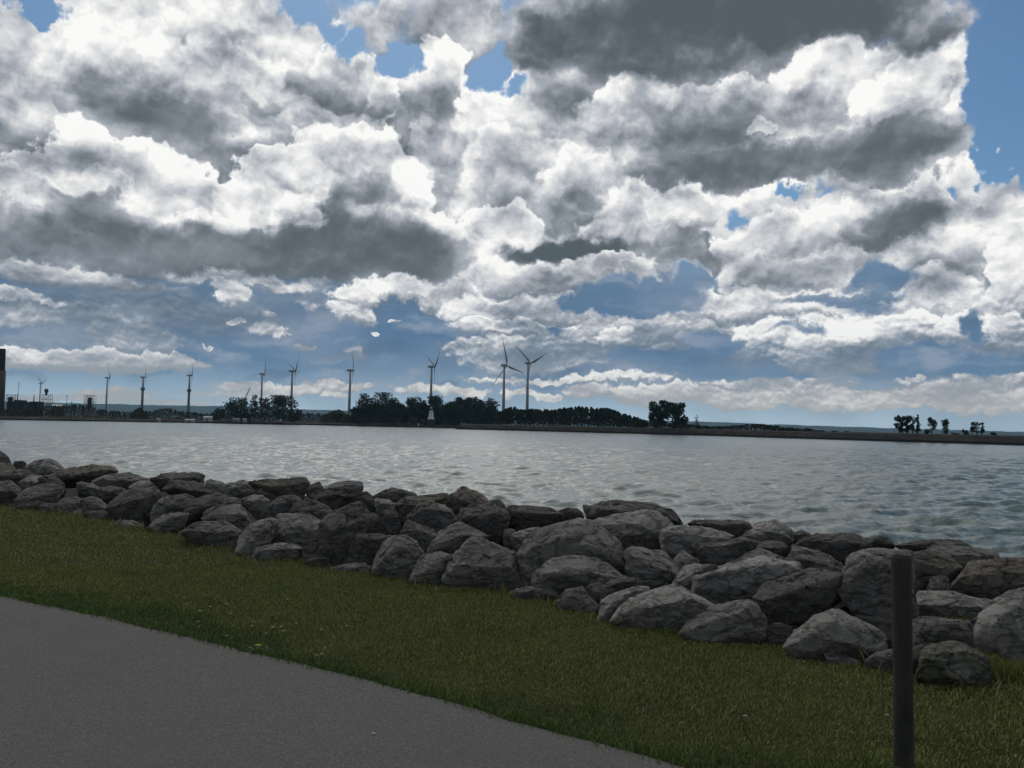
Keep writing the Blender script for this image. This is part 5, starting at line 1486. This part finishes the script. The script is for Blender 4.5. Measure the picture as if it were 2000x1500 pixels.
bm = bmesh.new(); tube(bm, [(0, 0, z(800.2) - .03), (0, 0, z(797.2))], [1.25, 1.25], 12); bm_obj("lantern", bm, glass_m, lh)
bm = bmesh.new(); tube(bm, [(0, 0, z(797.2) - .03), (0, 0, z(796.0)), (0, 0, z(795.3)), (0, 0, z(794.2))], [1.4, .9, .2, .12], 14); bm_obj("roof", bm, glass_m, lh)

# ---------------------------------------------------- works on the left
soot = plain("soot_black", (.020, .021, .025), .9, .3, .2)
brick = plain("stained_brick", (.085, .060, .045), .95, .3, .3)
steel = plain("dark_steel", (.045, .048, .055), .7, .25, .3)
roof_m = plain("white_roof_sheet", (.60, .60, .58), .6, .08, .3)
shed_m = plain("pale_shed_wall", (.50, .47, .45), .8, .1, .5)
FD = 900.0


def fpt(x, y, D=FD):
    return at(x, y, D)


o = thing("smokestack", "dark brick smokestack cut by the left edge of view", "chimney", (fpt(-1.5, 800).x, FD, ZL))
r0 = 8.5 / F * FD
zz = lambda y, D=FD, x=40: at(x, y, D).z - ZL
bm = bmesh.new(); tube(bm, [(0, 0, -1), (0, 0, zz(725))], [r0 * 1.02, r0 * .98], 16); bm_obj("lower_shaft", bm, brick, o, True)
bm = bmesh.new(); tube(bm, [(0, 0, zz(725) - .2), (0, 0, zz(684)), (0, 0, zz(682))], [r0 * .80, r0 * .72, r0 * .74], 16); bm_obj("upper_shaft", bm, soot, o, True)


def block(name, label, cat, x0, x1, ytop, D, mat, depth=10, extra=None, roof=None):
    a, b = fpt(x0, ytop, D), fpt(x1, ytop, D)
    c = (a + b) / 2
    t = thing(name, label, cat, (c.x, D, ZL - .4))
    w = (b.x - a.x) / 2; h = c.z - ZL + .4
    bm = bmesh.new(); box(bm, -w, w, 0, depth, 0, h); wl = bm_obj("wall", bm, mat, t)
    if roof:
        bm = bmesh.new()
        v = [bm.verts.new(q) for q in ((-w - .4, -.6, h + .01), (w + .4, -.6, h + .01), (w + .4, depth + .6, h + .01), (-w - .4, depth + .6, h + .01), (-w - .4, depth / 2, h + roof), (w + .4, depth / 2, h + roof))]
        for f in ((0, 1, 5, 4), (2, 3, 4, 5), (0, 4, 3), (1, 2, 5), (3, 2, 1, 0)): bm.faces.new([v[i] for i in f])
        bm_obj("roof", bm, roof_m, t)
    if extra: extra(t, w, h, depth)
    return t


def stubs(t, w, h, d):
    bm = bmesh.new(); box(bm, -w * .3, w * .5, 1, d - 1, h - .01, h + 1.6); bm_obj("penthouse", bm, soot, t)
    for k in (-.85, .1, .8):
        bm = bmesh.new(); tube(bm, [(w * k, d / 2, h - .5), (w * k, d / 2, h + 2.6)], [.35, .3], 8); bm_obj("vent_pipe", bm, steel, t)


block("factory", "long low dark factory block with roof vents beside the smokestack", "factory", 14, 47, 784, FD - 10, soot, 14, stubs)


def spike(t, w, h, d):
    bm = bmesh.new(); tube(bm, [(-w * .9, d / 2, h - .5), (-w * .9, d / 2, h + 7)], [.6, .35], 8); bm_obj("chimney", bm, steel, t)


block("factory", "short dark factory building with a spike chimney left of the steel tower", "factory", 59, 73, 784, FD - 20, soot, 12, spike)
block("shed", "low shed with a bright white roof right of the steel tower", "shed", 100, 118, 793.5, FD - 30, brick, 8, None, 1.9)
block("shed", "thin pale grey shed between the dark factory and the steel tower", "shed", 72, 83, 789.5, FD + 10, shed_m, 6)


def lattice(name, label, cat, x0, x1, ytop, D, levels, posts, top=None):
    a, b = fpt(x0, ytop, D), fpt(x1, ytop, D)
    c = (a + b) / 2
    t = thing(name, label, cat, (c.x, D, ZL - .4))
    w = (b.x - a.x) / 2; h = c.z - ZL + .4
    for k in range(posts):
        px = -w + 2 * w * k / (posts - 1)
        for py in (0, w * .8):
            bm = bmesh.new(); beam(bm, (px, py, 0), (px, py, h), .30); bm_obj("post", bm, steel, t)
    for l in levels:
        bm = bmesh.new()
        for py in (0, w * .8): beam(bm, (-w, py, h * l), (w, py, h * l), .26)
        for px in (-w, w): beam(bm, (px, 0, h * l), (px, w * .8, h * l), .26)
        bm_obj("beam", bm, steel, t)
    bm = bmesh.new()
    for l0, l1 in zip(levels, levels[1:]):
        for k in range(posts - 1):
            x_0 = -w + 2 * w * k / (posts - 1); x_1 = -w + 2 * w * (k + 1) / (posts - 1)
            beam(bm, (x_0, 0, h * l0), (x_1, 0, h * l1), .14); beam(bm, (x_1, 0, h * l0), (x_0, 0, h * l1), .14)
    bm_obj("bracing", bm, steel, t)
    if top: top(t, w, h)
    return t


def tank(t, w, h):
    bm = bmesh.new(); tube(bm, [(-w * .25, w * .4, h - .1), (-w * .25, w * .4, h + 2.5), (-w * .25, w * .4, h + 2.6), (-w * .25, w * .4, h + 6.4)], [1.2, 1.2, 2.0, 1.9], 10)
    bm_obj("tank", bm, steel, t)


def shelf(t, w, h):
    bm = bmesh.new(); box(bm, -w * .3, w * .35, .3, w * .5, h * .45, h * .9); bm_obj("machine_house", bm, steel, t)


lattice("steel_tower", "open steel tower carrying a small tank above the scrub", "tower", 82, 99, 771, FD - 5, (.45, .62, .8, 1.0), 3, tank)
lattice("gantry", "spindly steel gantry standing over the long low factory", "gantry", 8, 30, 771, FD + 15, (.55, .8, 1.0), 4, shelf)
lattice("gantry", "four-post open steel frame with machine house left of the slim turbine", "gantry", 165, 184, 772, FD - 8, (.4, .7, 1.0), 4, shelf)
for x, yt, lb in ((34, 769, "slender mast right of the gantry by the smokestack"), (131, 771, "lone thin mast left of the cream horizon cloud"), (140, 784, "short pole beside the lone thin mast")):
    p0 = fpt(x, yt, FD - 12)
    t = thing("mast", lb, "mast", (p0.x, FD - 12, ZL - .4))
    bm = bmesh.new(); tube(bm, [(0, 0, 0), (0, 0, p0.z - ZL + .4)], [.30, .22], 8); bm_obj("pole", bm, steel, t)
    bm = bmesh.new(); box(bm, -.9, .9, -.15, .15, p0.z - ZL - 1.0, p0.z - ZL - .6); bm_obj("crossarm", bm, steel, t)

# crane jib above the grove
cj = thing("crane", "pale green crane whose slanting jib shows above the leftmost grove", "crane", (at(478, 800, 1000).x, 1000, ZL))
green_m = plain("pale_green_paint", (.20, .27, .26), .6, .15, .3)
b0 = at(479, 778, 1000) - cj.location; b1 = at(488.5, 757, 1000) - cj.location
bm = bmesh.new()
for dx_ in (-.9, .9):
    for dy_ in (-.7, .7):
        beam(bm, b0 + Vector((dx_, dy_, 0)), b1 + Vector((dx_ * .25, dy_ * .25, 0)), .2)
for k in range(9):
    f0, f1 = k / 9, (k + 1) / 9
    s0, s1 = .9 * (1 - .75 * f0), .9 * (1 - .75 * f1)
    sg = 1 if k % 2 else -1
    beam(bm, b0.lerp(b1, f0) + Vector((s0 * sg, -.6, 0)), b0.lerp(b1, f1) + Vector((-s1 * sg, -.6, 0)), .16)
bm_obj("jib", bm, green_m, cj)
bm = bmesh.new(); tube(bm, [(0, 0, 0), (0, 0, b0.z - 2)], [1.1, 1.0], 8); bm_obj("mast", bm, green_m, cj)
bm = bmesh.new(); box(bm, b0.x - 1.6, b0.x + 1.4, -1.4, 1.4, b0.z - 2.0, b0.z + .6); bm_obj("cab", bm, green_m, cj)

# dark heaps of spoil
def heap(label, x0, x1, ytop, D, mat, zgr):
    a, b, c = fpt(x0, ytop, D), fpt(x1, ytop, D), fpt((x0 + x1) / 2, ytop, D)
    w = (b.x - a.x) / 2; h = c.z - zgr
    V = []; Fc = []
    na_, nr_ = 28, 9
    for j in range(nr_):
        f = j / (nr_ - 1)
        for i in range(na_):
            a_ = 2 * math.pi * i / na_
            n = 1 + .16 * mnoise.noise(Vector((math.cos(a_) * 2, math.sin(a_) * 2, f * 3 + x0)))
            V.append((math.cos(a_) * w * f * n, math.sin(a_) * w * .7 * f * n, h * (1 - f ** 1.7) * n - .4))
    for j in range(nr_ - 1):
        for i in range(na_):
            Fc.append((j * na_ + i, (j + 1) * na_ + i, (j + 1) * na_ + (i + 1) % na_, j * na_ + (i + 1) % na_))
    o = mesh_np("mound", V, Fc, mat, smooth=True)
    o.location = (c.x, D, zgr)
    return props(o, label, "mound")


coal = plain("dark_spoil", (.018, .019, .021), 1.0, .3, .3)
heap("black spoil mound below the turbine with the thick dark tower", 254, 292, 795, 860, coal, ZL)
heap("long low dark mound between the leftmost grove and the dark wood", 618, 702, 801, 870, plain("brown_spoil", (.030, .026, .024), 1.0, .3, .2), ZL)

# small sheds, boats and marks at the water's edge
for x0, x1, yt, yb, m_, rf, lb in (
        (361, 379, 819.6, 823, shed_m, .5, "long low pale shed at the water left of the grove"),
        (397, 413, 815.5, 821, shed_m, 1.3, "pale gabled hut at the water below the fifth turbine"),
        (455, 467, 818.5, 823, plain("teal_board", (.20, .30, .31), .7, .1, .5), .5, "teal hut under the broad tree of the grove"),
        (474, 480, 818.2, 824, shed_m, .4, "narrow white kiosk under the grove"),
        (306, 311, 818.0, 822, shed_m, .3, "tiny pale box hut left of the long pale shed")):
    d = dL((x0 + x1) / 2) - 8
    a, b = at(x0, yt, d), at(x1, yt, d)
    c = (a + b) / 2; zb = at((x0 + x1) / 2, yb, d).z
    t = thing("hut", lb, "hut", (c.x, d, zb - .6), 0)
    w = (b.x - a.x) / 2; h = c.z - zb + .6
    bm = bmesh.new(); box(bm, -w, w, 0, 3, 0, h); bm_obj("wall", bm, m_, t)
    bm = bmesh.new()
    v = [bm.verts.new(q) for q in ((-w - .2, -.3, h + .01), (w + .2, -.3, h + .01), (w + .2, 3.3, h + .01), (-w - .2, 3.3, h + .01), (-w - .2, 1.5, h + rf), (w + .2, 1.5, h + rf))]
    for f in ((0, 1, 5, 4), (2, 3, 4, 5), (0, 4, 3), (1, 2, 5), (3, 2, 1, 0)): bm.faces.new([v[i] for i in f])
    bm_obj("roof", bm, roof_m, t)
    bm = bmesh.new(); box(bm, -w * .15, w * .15, -.06, .02, 0, h * .7); bm_obj("door", bm, iron_m, t)


def dome(label, x, yt, yb, wpx, name, cat):
    d = dL(x) - 9
    c = at(x, yb, d); w = wpx / F * d / 2; h = at(x, yt, d).z - c.z
    t = thing(name, label, cat, (c.x, d, c.z - .4))
    bm = bmesh.new()
    tube(bm, [(0, 0, 0), (0, 0, .4), (0, 0, .4 + h * .55), (0, 0, .4 + h * .9), (0, 0, .4 + h)], [w, w, w * .85, w * .45, w * .1], 14)
    bm_obj("shell", bm, white_m2, t, True)
    bm = bmesh.new(); box(bm, -w * .2, w * .2, -w * 1.02, -w * .8, 0, h * .5); bm_obj("opening", bm, iron_m, t)


dome("small white dome hut under the dark grove's right tree", 548, 818.6, 822.6, 8, "dome", "hut")
dome("tiny white marker at the water left of the lighthouse", 817, 826.6, 830.5, 2.4, "marker", "marker")

# -------------------------------------------------------------------- haze
haze_mat = bpy.data.materials.new("lake_air")
haze_mat.use_nodes = True
t = haze_mat.node_tree
t.nodes.clear()
vol = t.nodes.new('ShaderNodeVolumePrincipled')
vol.inputs['Color'].default_value = (.40, .72, 1.0, 1)
vol.inputs['Density'].default_value = 4.6e-5
vol.inputs['Anisotropy'].default_value = 0.3
out = t.nodes.new('ShaderNodeOutputMaterial')
t.links.new(vol.outputs[0], out.inputs['Volume'])
bm = bmesh.new()
box(bm, -14000, 14000, -80, 11000, WATER_Z - 6, 230)
props(bm_obj("haze", bm, haze_mat), kind="stuff")
